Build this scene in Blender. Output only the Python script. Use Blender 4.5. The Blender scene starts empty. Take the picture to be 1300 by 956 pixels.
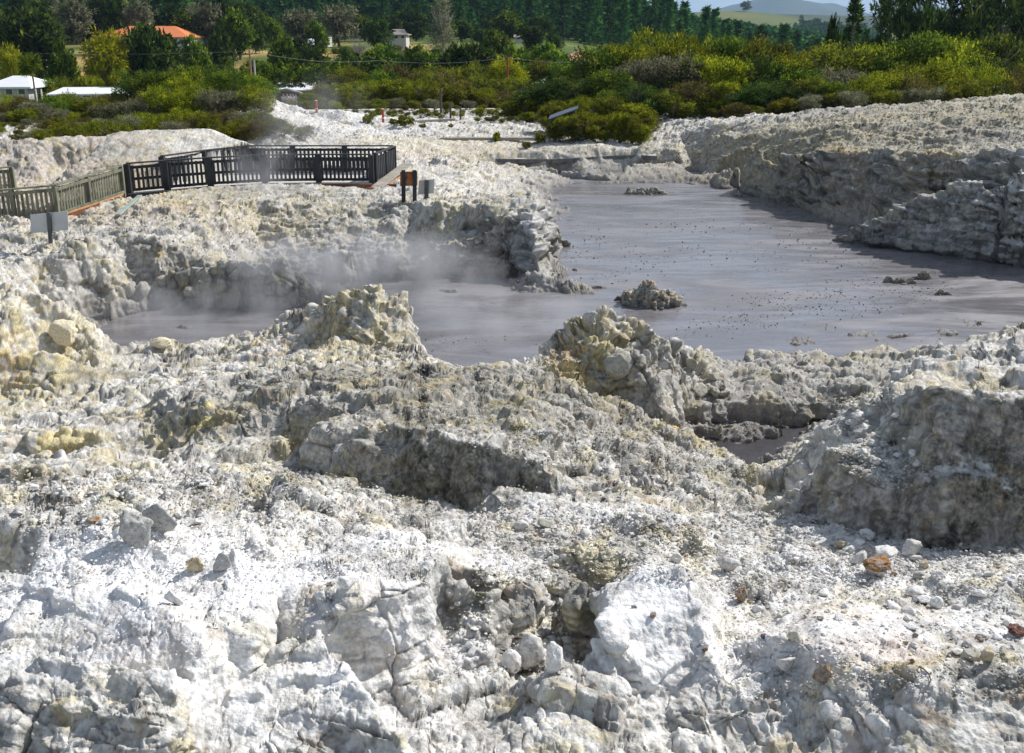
import bpy, math, random
import numpy as np
from mathutils import Vector, Matrix
from mathutils.geometry import delaunay_2d_cdt
random.seed(7); rng = np.random.default_rng(11)
R = math.radians
scene = bpy.context.scene
COL = scene.collection
# ------------------------------------------------------------------ camera
FPX = 1265.0; CX, CY = 650.0, 433.5; HOR = 40.0; CAMH = 7.0
PITCH = math.atan((CY-HOR)/FPX)
def ray(px, py):
    a = (px-CX)/FPX; b = (py-CY)/FPX
    return np.array([a, math.cos(PITCH)-b*math.sin(PITCH), -math.sin(PITCH)-b*math.cos(PITCH)])
def W(px, py, z):
    d = ray(px, py); t = (z-CAMH)/d[2]
    return (d[0]*t, d[1]*t, z)
def WD(px, py, dist):
    d = ray(px, py); t = dist/d[1]
    return (d[0]*t, dist, CAMH+d[2]*t)
cam_d = bpy.data.cameras.new('camera'); cam = bpy.data.objects.new('camera', cam_d); COL.objects.link(cam)
cam.location = (0, 0, CAMH); cam.rotation_euler = (math.pi/2-PITCH, 0, 0)
cam_d.sensor_fit = 'HORIZONTAL'; cam_d.sensor_width = 36; cam_d.lens = 36*FPX/1300
cam_d.shift_y = (CY-478)/1300; cam_d.clip_start = .1; cam_d.clip_end = 60000
scene.camera = cam
# ------------------------------------------------------------------ tiny helpers
def tag(o, label=None, cat=None, group=None, kind=None):
    if label: o['label'] = label
    if cat: o['category'] = cat
    if group: o['group'] = group
    if kind: o['kind'] = kind
    return o
def link(name, me, mat=None, parent=None):
    o = bpy.data.objects.new(name, me); COL.objects.link(o)
    if mat: me.materials.append(mat)
    if parent is not None: o.parent = parent
    return o
def empty(name, loc=(0,0,0), rz=0):
    o = bpy.data.objects.new(name, None); COL.objects.link(o)
    o.location = loc; o.rotation_euler = (0,0,rz); o.empty_display_size = .2
    return o
def np_mesh(name, V, F, smooth=True, attrs=None):
    """V (n,3) F (m,3|4) arrays"""
    me = bpy.data.meshes.new(name); V = np.asarray(V, np.float32); F = np.asarray(F, np.int32)
    k = F.shape[1]
    me.vertices.add(len(V)); me.vertices.foreach_set('co', V.ravel())
    me.loops.add(F.size); me.loops.foreach_set('vertex_index', F.ravel())
    me.polygons.add(len(F)); me.polygons.foreach_set('loop_start', np.arange(0, F.size, k, dtype=np.int32))
    me.update(calc_edges=True)
    me.polygons.foreach_set('use_smooth', np.full(len(F), smooth))
    for n, a in (attrs or {}).items():
        a = np.asarray(a, np.float32)
        if a.ndim == 1:
            at = me.attributes.new(n, 'FLOAT', 'POINT'); at.data.foreach_set('value', a)
        else:
            at = me.attributes.new(n, 'FLOAT_COLOR', 'POINT'); at.data.foreach_set('color', a.ravel())
    me.validate(); me.update()
    return me
class MB:
    """collects boxes / bars into one mesh"""
    def __init__(s): s.v = []; s.f = []
    def quadbox(s, c8):
        b = len(s.v); s.v += [tuple(c) for c in c8]
        s.f += [(b,b+3,b+2,b+1),(b+4,b+5,b+6,b+7),(b,b+1,b+5,b+4),(b+1,b+2,b+6,b+5),(b+2,b+3,b+7,b+6),(b+3,b,b+4,b+7)]
    def box(s, x0,x1,y0,y1,z0,z1):
        s.quadbox([(x0,y0,z0),(x1,y0,z0),(x1,y1,z0),(x0,y1,z0),(x0,y0,z1),(x1,y0,z1),(x1,y1,z1),(x0,y1,z1)])
    def bar(s, a, b, w, h, up=(0,0,1)):
        a = Vector(a); b = Vector(b); d = (b-a)
        if d.length < 1e-6: return
        d.normalize(); u = Vector(up)
        if abs(d.dot(u)) > .99: u = Vector((0,1,0))
        sd = d.cross(u).normalized()*w/2; uu = sd.cross(d).normalized()*h/2
        s.quadbox([a-sd-uu, a+sd-uu, a+sd+uu, a-sd+uu, b-sd-uu, b+sd-uu, b+sd+uu, b-sd+uu])
    def tube(s, pts, rads, n=7):
        pts = [Vector(p) for p in pts]; base = len(s.v)
        for i, p in enumerate(pts):
            d = (pts[min(i+1,len(pts)-1)]-pts[max(i-1,0)]).normalized()
            u = Vector((0,0,1)) if abs(d.z) < .9 else Vector((1,0,0))
            e = d.cross(u).normalized(); g = d.cross(e)
            for k in range(n):
                t = 2*math.pi*k/n; s.v.append(tuple(p+(e*math.cos(t)+g*math.sin(t))*rads[i]))
        for i in range(len(pts)-1):
            for k in range(n):
                a = base+i*n+k; b = base+i*n+(k+1)%n
                s.f.append((a, b, b+n, a+n))
        s.f.append(tuple(base+k for k in range(n))[::-1]); s.f.append(tuple(base+(len(pts)-1)*n+k for k in range(n)))
    def poly(s, vs, fs):
        b = len(s.v); s.v += [tuple(v) for v in vs]; s.f += [tuple(i+b for i in f) for f in fs]
    def build(s, name, mat, parent=None, bevel=0, smooth=False):
        me = bpy.data.meshes.new(name); me.from_pydata(s.v, [], s.f); me.update()
        if smooth: me.polygons.foreach_set('use_smooth', [True]*len(me.polygons))
        o = link(name, me, mat, parent)
        if bevel:
            m = o.modifiers.new('bevel', 'BEVEL'); m.width = bevel; m.segments = 1; m.limit_method = 'ANGLE'
        return o
# ------------------------------------------------------------------ vector noise
def _h(i, j, k, s):
    h = (i.astype(np.uint32)*np.uint32(374761393)) ^ (j.astype(np.uint32)*np.uint32(668265263)) ^ (k.astype(np.uint32)*np.uint32(2147483647-58)) ^ np.uint32((s*1274126177) & 0xffffffff)
    h = (h ^ (h >> np.uint32(13)))*np.uint32(1274126177)
    h = h ^ (h >> np.uint32(16)); h = h*np.uint32(2246822519); return h ^ (h >> np.uint32(13))
def hf(h): return (h & np.uint32(0xffff)).astype(np.float32)/65535.0
from concurrent.futures import ThreadPoolExecutor
_POOL = ThreadPoolExecutor(4)
def par(fn):
    """run a per-point function over small blocks on four threads"""
    def run(P, *a, **k):
        n = len(P)
        if n < 60000: return fn(P, *a, **k)
        cuts = list(range(0, n, 40000)); ks = []
        out = list(_POOL.map(lambda c: fn(P[c:c+40000], *a, **k), cuts))
        if isinstance(out[0], tuple): return tuple(np.concatenate([o[i] for o in out]) for i in range(len(out[0])))
        return np.concatenate(out)
    return run
@par
def vnoise(P, f, seed=0):
    """gradient-ish value noise, -1..1, P (n,3)"""
    Q = (P*np.float32(f) if np.isscalar(f) else P*np.asarray(f, np.float32)).astype(np.float32)
    I = np.floor(Q); T = Q-I; I = I.astype(np.int64)
    I = (I & 0xffffffff)
    ii, jj, kk = I[:,0], I[:,1], I[:,2]
    x, y, z = T[:,0], T[:,1], T[:,2]
    u = x*x*x*(x*(x*6-15)+10); v = y*y*y*(y*(y*6-15)+10); w = z*z*z*(z*(z*6-15)+10)
    out = 0
    for a in (0,1):
        for b in (0,1):
            for c in (0,1):
                h = _h((ii+a) & 0xffffffff, (jj+b) & 0xffffffff, (kk+c) & 0xffffffff, seed)
                gx = ((h & np.uint32(255)).astype(np.float32)/127.5-1); gy = (((h >> np.uint32(8)) & np.uint32(255)).astype(np.float32)/127.5-1); gz = (((h >> np.uint32(16)) & np.uint32(255)).astype(np.float32)/127.5-1)
                g = gx*(x-a)+gy*(y-b)+gz*(z-c)
                out = out + g*(u if a else 1-u)*(v if b else 1-v)*(w if c else 1-w)
    return (out*1.3).astype(np.float32)
def fbm(P, f, o=3, seed=0, g=.5):
    r = 0; a = 1.0; f = f if np.isscalar(f) else np.asarray(f, np.float32)
    for i in range(o):
        r = r+a*vnoise(P, f*2.03**i, seed+i*17); a *= g
    return r
@par
def chunks(P, f, seed=0, tilt=1.0, sc=(1,1,1)):
    """blocky rubble: nearest cell gives height and a tilted facet; returns (value, edge distance)"""
    Q = (P*np.asarray(sc, np.float32)*np.float32(f)).astype(np.float32)
    B = np.floor(Q-.5).astype(np.int64)
    d1 = np.full(len(Q), 9., np.float32); d2 = d1.copy(); val = np.zeros(len(Q), np.float32)
    for a in (0,1):
        for b in (0,1):
            for c in (0,1):
                I = B+np.array([a,b,c]); h = _h(I[:,0] & 0xffffffff, I[:,1] & 0xffffffff, I[:,2] & 0xffffffff, seed)
                h2 = _h(I[:,1] & 0xffffffff, I[:,2] & 0xffffffff, I[:,0] & 0xffffffff, seed+5)
                cx = I[:,0]+.15+.7*((h & np.uint32(255)).astype(np.float32)/255); cy = I[:,1]+.15+.7*(((h >> np.uint32(8)) & np.uint32(255)).astype(np.float32)/255)
                cz = I[:,2]+.15+.7*(((h >> np.uint32(16)) & np.uint32(255)).astype(np.float32)/255)
                dx = Q[:,0]-cx; dy = Q[:,1]-cy; dz = Q[:,2]-cz
                d = dx*dx+dy*dy+dz*dz
                tx = ((h2 & np.uint32(255)).astype(np.float32)/127.5-1); ty = (((h2 >> np.uint32(8)) & np.uint32(255)).astype(np.float32)/127.5-1); tz = (((h2 >> np.uint32(16)) & np.uint32(255)).astype(np.float32)/127.5-1)
                v = ((h >> np.uint32(24)).astype(np.float32)/127.5-1)+tilt*(tx*dx+ty*dy+tz*dz)
                m = d < d1
                d2 = np.where(m, d1, np.minimum(d2, d)); val = np.where(m, v, val); d1 = np.where(m, d, d1)
    return val.astype(np.float32), (np.sqrt(d2)-np.sqrt(d1)).astype(np.float32)
def sstep(x, a, b):
    t = np.clip((x-a)/(b-a), 0, 1); return t*t*(3-2*t)
# ------------------------------------------------------------------ far land heights (r > 64 m)
_D = [60, 68, 80, 105, 140, 165, 200, 250, 330, 400]
_Z = [1.5, 1.45, 1.3, -1.2, -3.4, -1.6, 2.2, 4.2, 5.0, 8.0]
_AZR = np.radians([-60, -27, -14, -6, -2, 1.9, 7, 11.5, 15.8, 17.7, 25, 60])
_HR = [150, 130, 95, 55, 22, 7.5, 2, -4, -9, -12, -16, -20]
def zfar(x, y):
    x = np.asarray(x, float); y = np.asarray(y, float)
    d = np.hypot(x, y); az = np.arctan2(x, y)
    z = np.interp(d, _D, _Z)
    right = sstep(az, R(2), R(16))
    z = z*(1-right*sstep(d, 75, 140)) + (-6-8*sstep(d, 140, 400))*right*sstep(d, 75, 140)
    hr = np.interp(az, _AZR, _HR)
    t = sstep(d, 340, 640); z = z*(1-t)+hr*t
    t = sstep(d, 640, 1000); back = np.where(az > R(-4), -22+0*az, hr); z = z*(1-t)+back*t
    # pasture hill and mountains
    px = CX+FPX*np.tan(az)
    def ridge(pxs, els, d0, wid, flr):
        e = np.interp(px, pxs, els); top = CAMH+d0*np.tan(np.radians(e))
        return flr+(top-flr)*np.exp(-((d-d0)/wid)**2)
    z = np.where((d > 900) & (az > R(-4)), np.maximum(z, ridge([600,800,890,940,980,1040,1090,1150,1400], [.2,.75,1.05,1.0,.78,.40,.2,.0,-.2], 1500, 330, -22)), z)
    z = np.where((d > 2000), np.maximum(z, ridge([500,860,900,1000,1060,1200,1400,1600], [.7,.85,.95,.85,.78,.8,.9,.9], 2900, 500, -22)), z)
    z = np.where((d > 4500), np.maximum(z, ridge([300,860,895,920,945,962,985,1010,1040,1065,1082,1105,1122,1140,1200,1280,1400], [.6,.85,1.15,1.42,1.62,1.68,1.6,1.42,1.25,1.0,.75,1.0,1.14,1.1,.9,1.2,1.0], 9000, 1500, -22)), z)
    return z + 0.25*np.sin(x*.11+1)*np.sin(y*.07)*sstep(d, 80, 120)
# ------------------------------------------------------------------ near land: break lines (photo column, photo row, height)
L = []   # polylines of world points
def bl(*pts): L.append([W(*p) for p in pts])
def wl(*pts): L.append([tuple(map(float, p)) for p in pts])
M0 = -.6
# --- main pool shore, far side and right
far_shore = [(596,231,-.05),(640,226,-.05),(700,224,-.05),(740,229,-.05),(778,234,-.05),(790,223,-.05),(840,217,-.05),(886,215,-.05),(888,226,-.05),(912,231,-.05),(936,240,-.05),(938,250,-.05),(962,258,-.05),(1000,264,-.05),(1012,277,-.05),(1050,289,-.05),(1100,299,-.05),(1150,309,-.05),(1200,318,-.05),(1250,328,-.05),(1300,340,-.05),(1345,362,-.05),(1340,385,-.05)]
bl(*far_shore)
bl(*[(x, y+9 if y < 260 else y+14, -.5) for x, y, z in far_shore[1:-1]])
far_top = [(596,215,.54),(640,207,.7),(690,206,.6),(735,209,.7),(770,216,.5),(800,208,.52),(850,205,.47),(884,205,.42),(905,215,.5),(930,213,.9)]
bl(*far_top)
bl((600,196,1.0),(660,195,.9),(740,196,.9),(800,193,.9),(860,191,.87),(910,196,1.17),(940,199,1.44))
# right cliffs : foot bench, wall foot, wall top
bl((1000,254,.15),(1050,272,.2),(1100,284,.25),(1150,298,.15))
bl((950,236,.36),(1000,243,.35),(1050,254,.5),(1090,262,.6),(1115,268,.58),(1135,284,.4),(1180,300,.25),(1230,312,.2),(1262,315,.25),(1300,322,.3),(1350,330,.4))
bl((950,202,1.48),(985,194,1.95),(1030,192,2.2),(1060,195,2.35),(1098,203,2.2),(1118,214,1.9),(1140,212,2.25),(1180,214,2.55),(1232,216,2.75),(1262,222,2.7),(1285,214,2.95),(1300,212,3.0),(1360,205,3.2))
bl((960,190,1.9),(1010,183,2.5),(1060,184,2.7),(1120,190,2.6),(1180,193,3.0),(1240,193,3.1),(1300,188,3.4),(1400,180,3.6))
bl((825,183,1.0),(842,176,1.25),(862,170,1.49),(900,158,2.02),(950,157,2.15),(1000,146,2.57),(1040,139,2.95),(1100,135,3.2),(1150,132,3.4),(1200,129,3.6),(1250,124,3.85),(1300,119,4.05),(1400,110,4.3))
bl((840,188,1.0),(900,178,1.5),(980,168,2.2),(1060,160,3.0),(1150,155,3.3),(1250,150,3.6),(1400,145,3.9))
wl((9,66,1.6),(14,68,1.6),(20,66,1.8),(28,64,2.0),(36,64,2.2),(60,60,3))
wl(*[W(315,132,2.8), W(320,128,3.06), W(345,124,3.1), W(372,134,2.6), W(392,142,2.2)])
# far middle flats
bl((560,182,1.35),(620,184,1.3),(700,186,1.3),(760,184,1.3),(820,178,1.5))
bl((500,200,1.3),(540,190,1.3),(590,205,1.1))
bl((380,158,1.5),(470,165,1.4),(560,163,1.5),(640,163,1.4),(700,170,1.3))
bl((385,143,2.0),(430,139,2.3),(470,146,1.9),(500,152,1.5),(560,150,1.4),(620,148,1.4))
wl((-40,66,1.5),(-25,66,1.5),(-10,68,1.5),(0,68,1.45),(6,68,1.4))
wl((-70,76,1.3),(-40,78,1.3),(0,79,1.3),(40,78,1.8),(70,74,2.5))
# bank behind the boardwalk
bl((-60,240,1.9),(0,238,1.8),(60,236,1.75),(110,226,1.6),(160,212,1.4),(220,206,1.3),(310,203,1.3),(420,199,1.3),(500,196,1.3))
bl((-60,200,2.7),(0,206,2.5),(40,195,2.7),(90,183,2.9),(130,178,3.0),(180,180,2.9),(230,176,2.9),(290,176,2.8),(330,187,2.1),(400,186,1.9),(480,182,1.7))
bl((-60,180,3.0),(40,175,3.2),(150,166,3.2),(260,162,3.1),(340,168,2.4),(390,172,1.9))
# boardwalk terrace
bl((-60,300,1.25),(0,303,1.2),(60,304,1.2),(95,300,1.25),(160,262,1.4),(215,248,1.4),(300,243,1.4),(400,240,1.4),(480,238,1.4),(510,232,1.4))
bl((-60,312,1.15),(0,312,1.1),(110,285,1.35),(200,262,1.45),(320,258,1.5),(430,258,1.5),(520,256,1.5),(570,240,1.35))
# left plateau cliff toward the left pool: top then foot
bl((-40,340,1.3),(40,332,1.35),(90,322,1.5),(110,306,1.75),(150,297,1.7),(200,302,1.6),(240,318,1.45),(280,330,1.3),(330,326,1.35),(360,322,1.35),(420,312,1.15),(470,318,.85),(520,322,.72),(555,312,.85),(580,296,1.25),(600,284,1.5),(640,272,1.8),(672,268,1.9),(688,262,1.85))
foot = [(60,392,.4),(98,408,.25),(130,412,-.05),(190,400,-.05),(240,389,-.05),(300,380,-.05),(345,374,-.05),(360,385,-.05),(392,388,-.05),(408,368,-.05),(450,362,-.05),(500,360,-.05),(545,354,-.05),(600,350,-.05),(640,356,-.05),(668,372,-.05),(700,374,-.05),(742,364,-.05),(738,348,-.05),(716,340,-.05),(706,318,-.05),(702,300,-.05)]
bl(*foot)
bl(*[(x+(0 if x<640 else 6), y+(7 if y>330 else 5), -.38) for x, y, z in foot[2:]])
bl((348,354,.68),(368,342,.88),(388,348,.76),(398,364,.45))
bl((330,352,.36),(300,350,.42),(250,352,.48),(200,350,.8),(150,345,1.1))
bl((665,335,.75),(690,342,.5),(715,352,.35),(730,356,.25))
bl((600,262,1.8),(650,252,1.9),(686,254,1.75))
bl((612,249,1.6),(640,246,1.8),(682,247,1.75))
# water behind the peninsula
wl((0.3,35.8,-.4),(1.3,33.0,-.4),(1.6,30.5,-.4),(1.7,29.0,-.35))
wl((-1.6,37.5,.6),(-.5,36.2,.2))
bl((560,250,1.5),(590,236,1.0))
# left cream mound
bl((-60,352,2.3),(0,358,2.2),(40,368,2.05),(75,384,1.75),(98,400,1.3),(112,424,.8),(125,434,.45))
bl((-60,500,.7),(0,494,.65),(60,476,.62),(100,466,.6),(150,458,.6),(200,448,.55))
bl((-60,430,1.6),(0,440,1.4),(50,444,1.2),(90,440,.95))
bl((-60,335,1.4),(20,338,1.5))
# pool under the left + joined pool bed
near_l = [(125,436,-.05),(160,441,-.05),(195,438,-.05),(232,434,-.05),(262,425,-.05)]
bl(*near_l)
wl((-9.5,25.0,M0),(-7,25.5,M0),(-5.5,25.2,M0),(-3.5,25.0,M0),(-1.0,24.5,M0),(1,25,M0),(4,26,M0),(8,27,M0),(13,28,M0),(15,31,M0),(10,35,M0),(5,38,M0),(4,44,M0),(9,46,M0))
wl((-2.8,21.8,M0),(-1.5,20.8,M0),(0,20.2,M0),(2.5,20.6,M0),(5,21.5,M0),(9,21.5,M0),(12,23,M0))
# crest behind the near land (occludes the pools)
crest = [(150,446,.35),(200,444,.4),(262,434,.38),(300,425,.62),(345,414,.95),(385,396,1.5),(408,378,1.95),(440,368,2.2),(480,362,2.3),(508,368,2.15),(522,388,1.6),(516,412,1.1),(508,432,1.0),(520,448,1.2),(560,458,1.25),(600,468,1.35),(640,468,1.5),(676,452,1.5),(700,436,1.6),(728,412,1.85),(756,396,2.2),(772,390,2.3),(792,397,2.2),(820,412,1.95),(848,428,1.6),(872,440,1.1),(905,449,.5),(960,451,.25)]
bl(*crest)
wl((-7.2,21.9,-.1),(-5.6,21.9,-.1),(-4.2,21.2,-.2),(-3.4,20.6,-.3),(-2.5,20.4,-.3),(-1.8,19.2,-.2),(-1.9,18.6,-.2),(-.8,18.1,-.2),(.2,18.1,-.2),(1.0,18.5,-.3),(1.9,19.2,-.3),(3.1,19.6,-.2),(4.2,20.2,-.1))
wl((-8.2,22.6,-.38),(-6.9,22.7,-.4),(-5.4,22.6,-.4),(-4.4,22.0,-.4),(-3.4,21.4,-.4),(-2.0,20.6,-.4),(-1.3,19.6,-.4),(-.6,18.9,-.4),(.3,18.9,-.4),(1.2,19.3,-.4),(2.0,20.0,-.4),(3.1,20.4,-.4),(4.6,21.2,-.4))
# ridge rock front foot
bl((380,418,1.25),(420,432,1.35),(460,436,1.45),(500,448,1.3),(530,465,1.4))
bl((395,400,1.7),(430,392,1.95),(475,388,2.05),(505,400,1.6))
# near shore right
bl((960,447,-.05),(1010,444,-.05),(1060,441,-.05),(1110,436,-.05),(1140,430,-.05),(1175,431,-.05),(1205,427,-.05),(1240,418,-.05),(1270,408,-.05),(1300,396,-.05),(1340,385,-.05))
bl((1000,452,.2),(1060,449,.3),(1120,442,.4),(1180,440,.7),(1220,432,.9),(1260,420,1.1),(1300,408,1.3),(1380,390,1.6))
# stream
bl((-60,520,.75),(0,512,.72),(80,500,.68),(160,486,.62),(220,470,.58),(270,458,.55),(300,450,.7))
bl((0,540,1.0),(60,528,.95),(130,520,.95),(185,505,1.2),(205,480,1.15),(260,470,1.0),(300,460,1.05),(350,448,1.2))
# left shelf, yellow cut
bl((-60,570,1.6),(0,560,1.55),(60,556,1.5),(130,552,1.5),(190,545,1.5))
bl((-60,592,1.35),(20,590,1.3),(80,585,1.25),(140,580,1.3),(200,578,1.35))
bl((185,520,1.35),(215,545,1.6),(260,556,1.7),(310,555,1.75),(360,560,1.7),(385,568,1.7))
bl((190,508,1.6),(215,492,1.75),(260,505,1.9),(300,512,1.95),(350,520,2.0),(400,515,2.1))
bl((300,480,1.5),(360,470,1.6),(420,462,1.7),(480,468,1.8),(540,485,1.9),(600,490,2.0),(650,490,1.9),(700,480,1.7))
bl((400,500,2.15),(470,505,2.3),(540,512,2.3),(610,522,2.25),(680,528,2.1),(730,520,1.7))
# hollow : shaded cliff top / foot
bl((388,556,2.0),(402,545,2.15),(450,540,2.25),(500,538,2.42),(550,545,2.5),(600,560,2.47),(640,574,2.38),(690,592,2.3),(722,610,2.15),(748,634,2.0))
bl((385,592,1.6),(430,618,1.6),(480,636,1.6),(530,648,1.6),(590,655,1.6),(650,656,1.65),(710,650,1.75),(752,640,1.85))
bl((590,600,2.15),(640,615,2.15),(680,625,2.1))
bl((700,560,2.15),(760,570,1.85),(790,600,1.8),(840,625,1.8))
bl((740,530,1.5),(800,548,1.4),(850,580,1.5),(920,606,1.45),(980,620,1.4),(1030,620,1.6))
# mound skirts
bl((700,478,1.55),(740,500,1.3),(780,515,.95),(810,522,.6),(832,524,.35),(862,524,.3),(905,512,.35),(930,498,.4))
bl((730,445,1.75),(760,430,1.95),(800,440,1.9),(830,455,1.5),(860,462,1.25),(890,470,.8),(915,478,.5))
bl((745,475,1.5),(790,480,1.35),(830,490,.95),(860,495,.7))
# shelf right of mound
bl((940,470,.3),(1000,475,.35),(1060,470,.45),(1120,462,.55))
bl((900,508,.3),(960,512,.35),(1030,510,.4),(1060,515,.45),(1100,490,.6))
bl((868,536,.3),(905,531,.32),(950,530,.3),(1000,534,.3),(1040,532,.35),(1060,535,.4))
wl(*[W(868,552,-.15), W(905,551,-.15), W(950,550,-.15), W(1000,552,-.15), W(1040,548,-.15)])
wl(*[W(880,575,-.25), W(930,585,-.25), W(975,580,-.25), W(1010,566,-.2)])
bl((815,535,1.0),(845,540,1.05),(866,556,.85),(890,560,.95),(915,566,.85),(935,596,.55),(960,598,.35),(990,592,.35),(1015,578,.4),(1035,566,.4),(1060,560,.5))
wl(*[W(845,570,.5), W(868,582,.35)])
bl((950,612,1.0),(1000,606,.9),(1030,600,.9))
# right big rock
bl((1036,655,1.75),(1046,672,1.8),(1090,682,1.85),(1140,690,1.9),(1190,697,1.95),(1250,696,2.0),(1300,690,2.05),(1400,690,2.2))
bl((1045,606,2.2),(1052,575,2.5),(1075,596,2.56),(1110,618,2.45),(1150,622,2.48),(1190,612,2.66),(1230,606,2.73),(1270,620,2.62),(1300,630,2.55),(1400,640,2.5))
bl((1085,530,2.45),(1120,548,2.65),(1150,575,2.65),(1185,592,2.7),(1225,590,2.75),(1265,600,2.7),(1300,606,2.7),(1400,610,2.7))
bl((1150,492,3.05),(1168,490,3.3),(1195,482,3.5),(1235,488,3.5),(1270,500,3.45),(1300,506,3.48),(1400,510,3.3))
bl((1078,520,2.3),(1100,505,2.2),(1135,488,2.3),(1165,470,2.5),(1200,455,2.8),(1250,440,2.9),(1300,430,3.0),(1400,420,3.0))
wl(*[W(1060,560,1.9), ])
wl((4.3,14.0,.8),(5.0,14.6,.8),(6.5,15.6,1.0),(8.3,17.0,1.2),(10,18.0,1.4))
wl((3.2,11.0,1.35),(3.6,12.6,1.1))
# foreground plateau rim
bl((-60,608,2.9),(0,604,2.9),(80,600,2.85),(150,594,2.8),(220,592,2.8),(290,602,2.85),(350,604,2.85),(390,606,2.8),(430,624,2.6),(490,643,2.35),(550,658,2.05),(620,664,1.97))
wl(*[W(0,590,1.9), W(90,588,1.8), W(200,590,1.8), W(290,598,1.75), W(360,604,1.7)])
bl((-60,660,3.0),(60,655,3.0),(180,650,3.0),(290,655,2.95),(390,660,2.8),(480,680,2.6),(560,685,2.3),(640,690,2.25),(720,690,2.2),(800,680,2.1))
bl((800,650,1.9),(880,645,1.75),(960,650,1.75),(1020,655,1.8))
bl((150,678,3.05),(175,664,3.3),(205,655,3.35),(230,668,3.05))
bl((270,700,3.05),(300,690,3.2),(330,705,3.0))
# left slab and crevice
bl((-60,720,2.9),(0,722,2.9),(30,735,2.85),(42,760,2.8),(20,780,2.8),(-60,800,2.8))
bl((-60,735,2.45),(0,742,2.45),(20,752,2.45),(0,772,2.45))
bl((55,735,3.1),(130,725,3.15),(220,715,3.1),(300,720,3.05),(360,735,3.05))
bl((-60,828,3.25),(0,832,3.25),(60,836,3.22),(120,846,3.2),(180,852,3.2),(235,842,3.2),(260,805,3.15),(285,790,3.1))
bl((-60,905,2.75),(60,905,2.75),(180,912,2.75),(270,900,2.75),(310,868,2.78))
# middle cliff
bl((300,768,3.12),(335,772,3.15),(372,790,3.05),(410,788,3.05),(440,760,3.1),(470,742,3.12),(510,735,3.1),(548,722,3.05),(556,712,2.95))
bl((320,800,2.95),(350,858,2.6),(400,868,2.55),(450,858,2.55),(520,852,2.55),(555,835,2.5),(562,790,2.45))
bl((440,800,2.85),(480,790,2.9),(530,790,2.85))
bl((565,718,2.8),(600,735,2.8),(630,748,2.75),(650,745,2.7),(690,742,2.5),(735,738,2.4))
bl((568,788,2.3),(600,800,2.3),(640,812,2.28),(680,800,2.25),(715,780,2.2))
bl((560,850,2.5),(620,868,2.45),(700,880,2.3),(715,830,2.1))
# white block
bl((735,700,2.35),(780,697,2.5),(820,705,2.5),(870,712,2.45),(890,730,2.5))
bl((742,735,2.65),(757,750,2.78),(777,785,2.88),(784,820,2.82),(774,832,2.7),(768,868,2.58))
bl((728,745,2.15),(738,790,2.05),(745,840,2.05),(748,890,2.05))
bl((820,720,2.85),(870,735,2.85),(885,770,2.85),(895,810,2.75),(880,845,2.6),(850,880,2.5))
bl((905,730,2.4),(915,780,2.5),(925,820,2.55),(930,870,2.6))
# gravel plain right
bl((940,700,2.2),(1040,700,2.15),(1150,720,2.3),(1300,730,2.4),(1400,735,2.5))
bl((960,760,2.45),(1040,745,2.5),(1100,740,2.5),(1200,770,2.6),(1300,790,2.65),(1400,800,2.7))
bl((960,800,2.5),(985,808,2.8),(1040,815,2.85),(1100,850,2.85),(1150,865,2.85),(1300,860,2.85))
bl((975,840,2.6),(1000,850,2.62),(1040,880,2.6),(1080,905,2.6))
# towards the camera
wl((-6,5.4,3.0),(-4,4.9,2.9),(-2,4.4,2.5),(0,4.2,2.4),(1.2,4.2,2.3),(2.4,4.3,2.6),(4,4.7,2.8),(7,5.4,2.8))
wl((-7,1.0,3.0),(0,1.2,2.6),(7,1.0,3.0)); wl((-25,-1,3.0),(0,-3,3.0),(25,-1,3.0))
wl((-30,12,2.6),(-40,30,1.8),(-60,45,3.0),(-75,70,1.5)); wl((30,10,3.2),(34,20,3.4),(40,34,4.2),(55,45,4.4),(80,60,3))
wl((-14,14,1.6),(-16,18,1.4),(-20,24,1.8),(-28,32,1.6)); wl((14,14,3.0),(17,20,2.4),(19,25,2.8),(19.5,30,3.0),(20,36,3.2))
pts = []; edges = []; seen = {}
def addp(p):
    k = (round(p[0]/.015), round(p[1]/.015))
    if k not in seen: seen[k] = len(pts); pts.append(p)
    return seen[k]
for l in L:
    idx = [addp(p) for p in l]
    for a, b in zip(idx, idx[1:]):
        if a != b: edges.append((a, b))
res = delaunay_2d_cdt([Vector((p[0], p[1])) for p in pts], edges, [], 0, 1e-6)
cv = np.array([[v.x, v.y] for v in res[0]]); tri = [f for f in res[2]]; ov = res[3]
P0 = np.array(pts)
cz = np.zeros(len(cv))
for i, o in enumerate(ov):
    if o: cz[i] = P0[o[0], 2]
    else:  # a crossing of two break lines: take the mean of the two nearest authored points
        d = np.hypot(P0[:,0]-cv[i,0], P0[:,1]-cv[i,1]); n = np.argsort(d)[:2]; cz[i] = (P0[n,2]/d[n]).sum()/(1/d[n]).sum()
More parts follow.
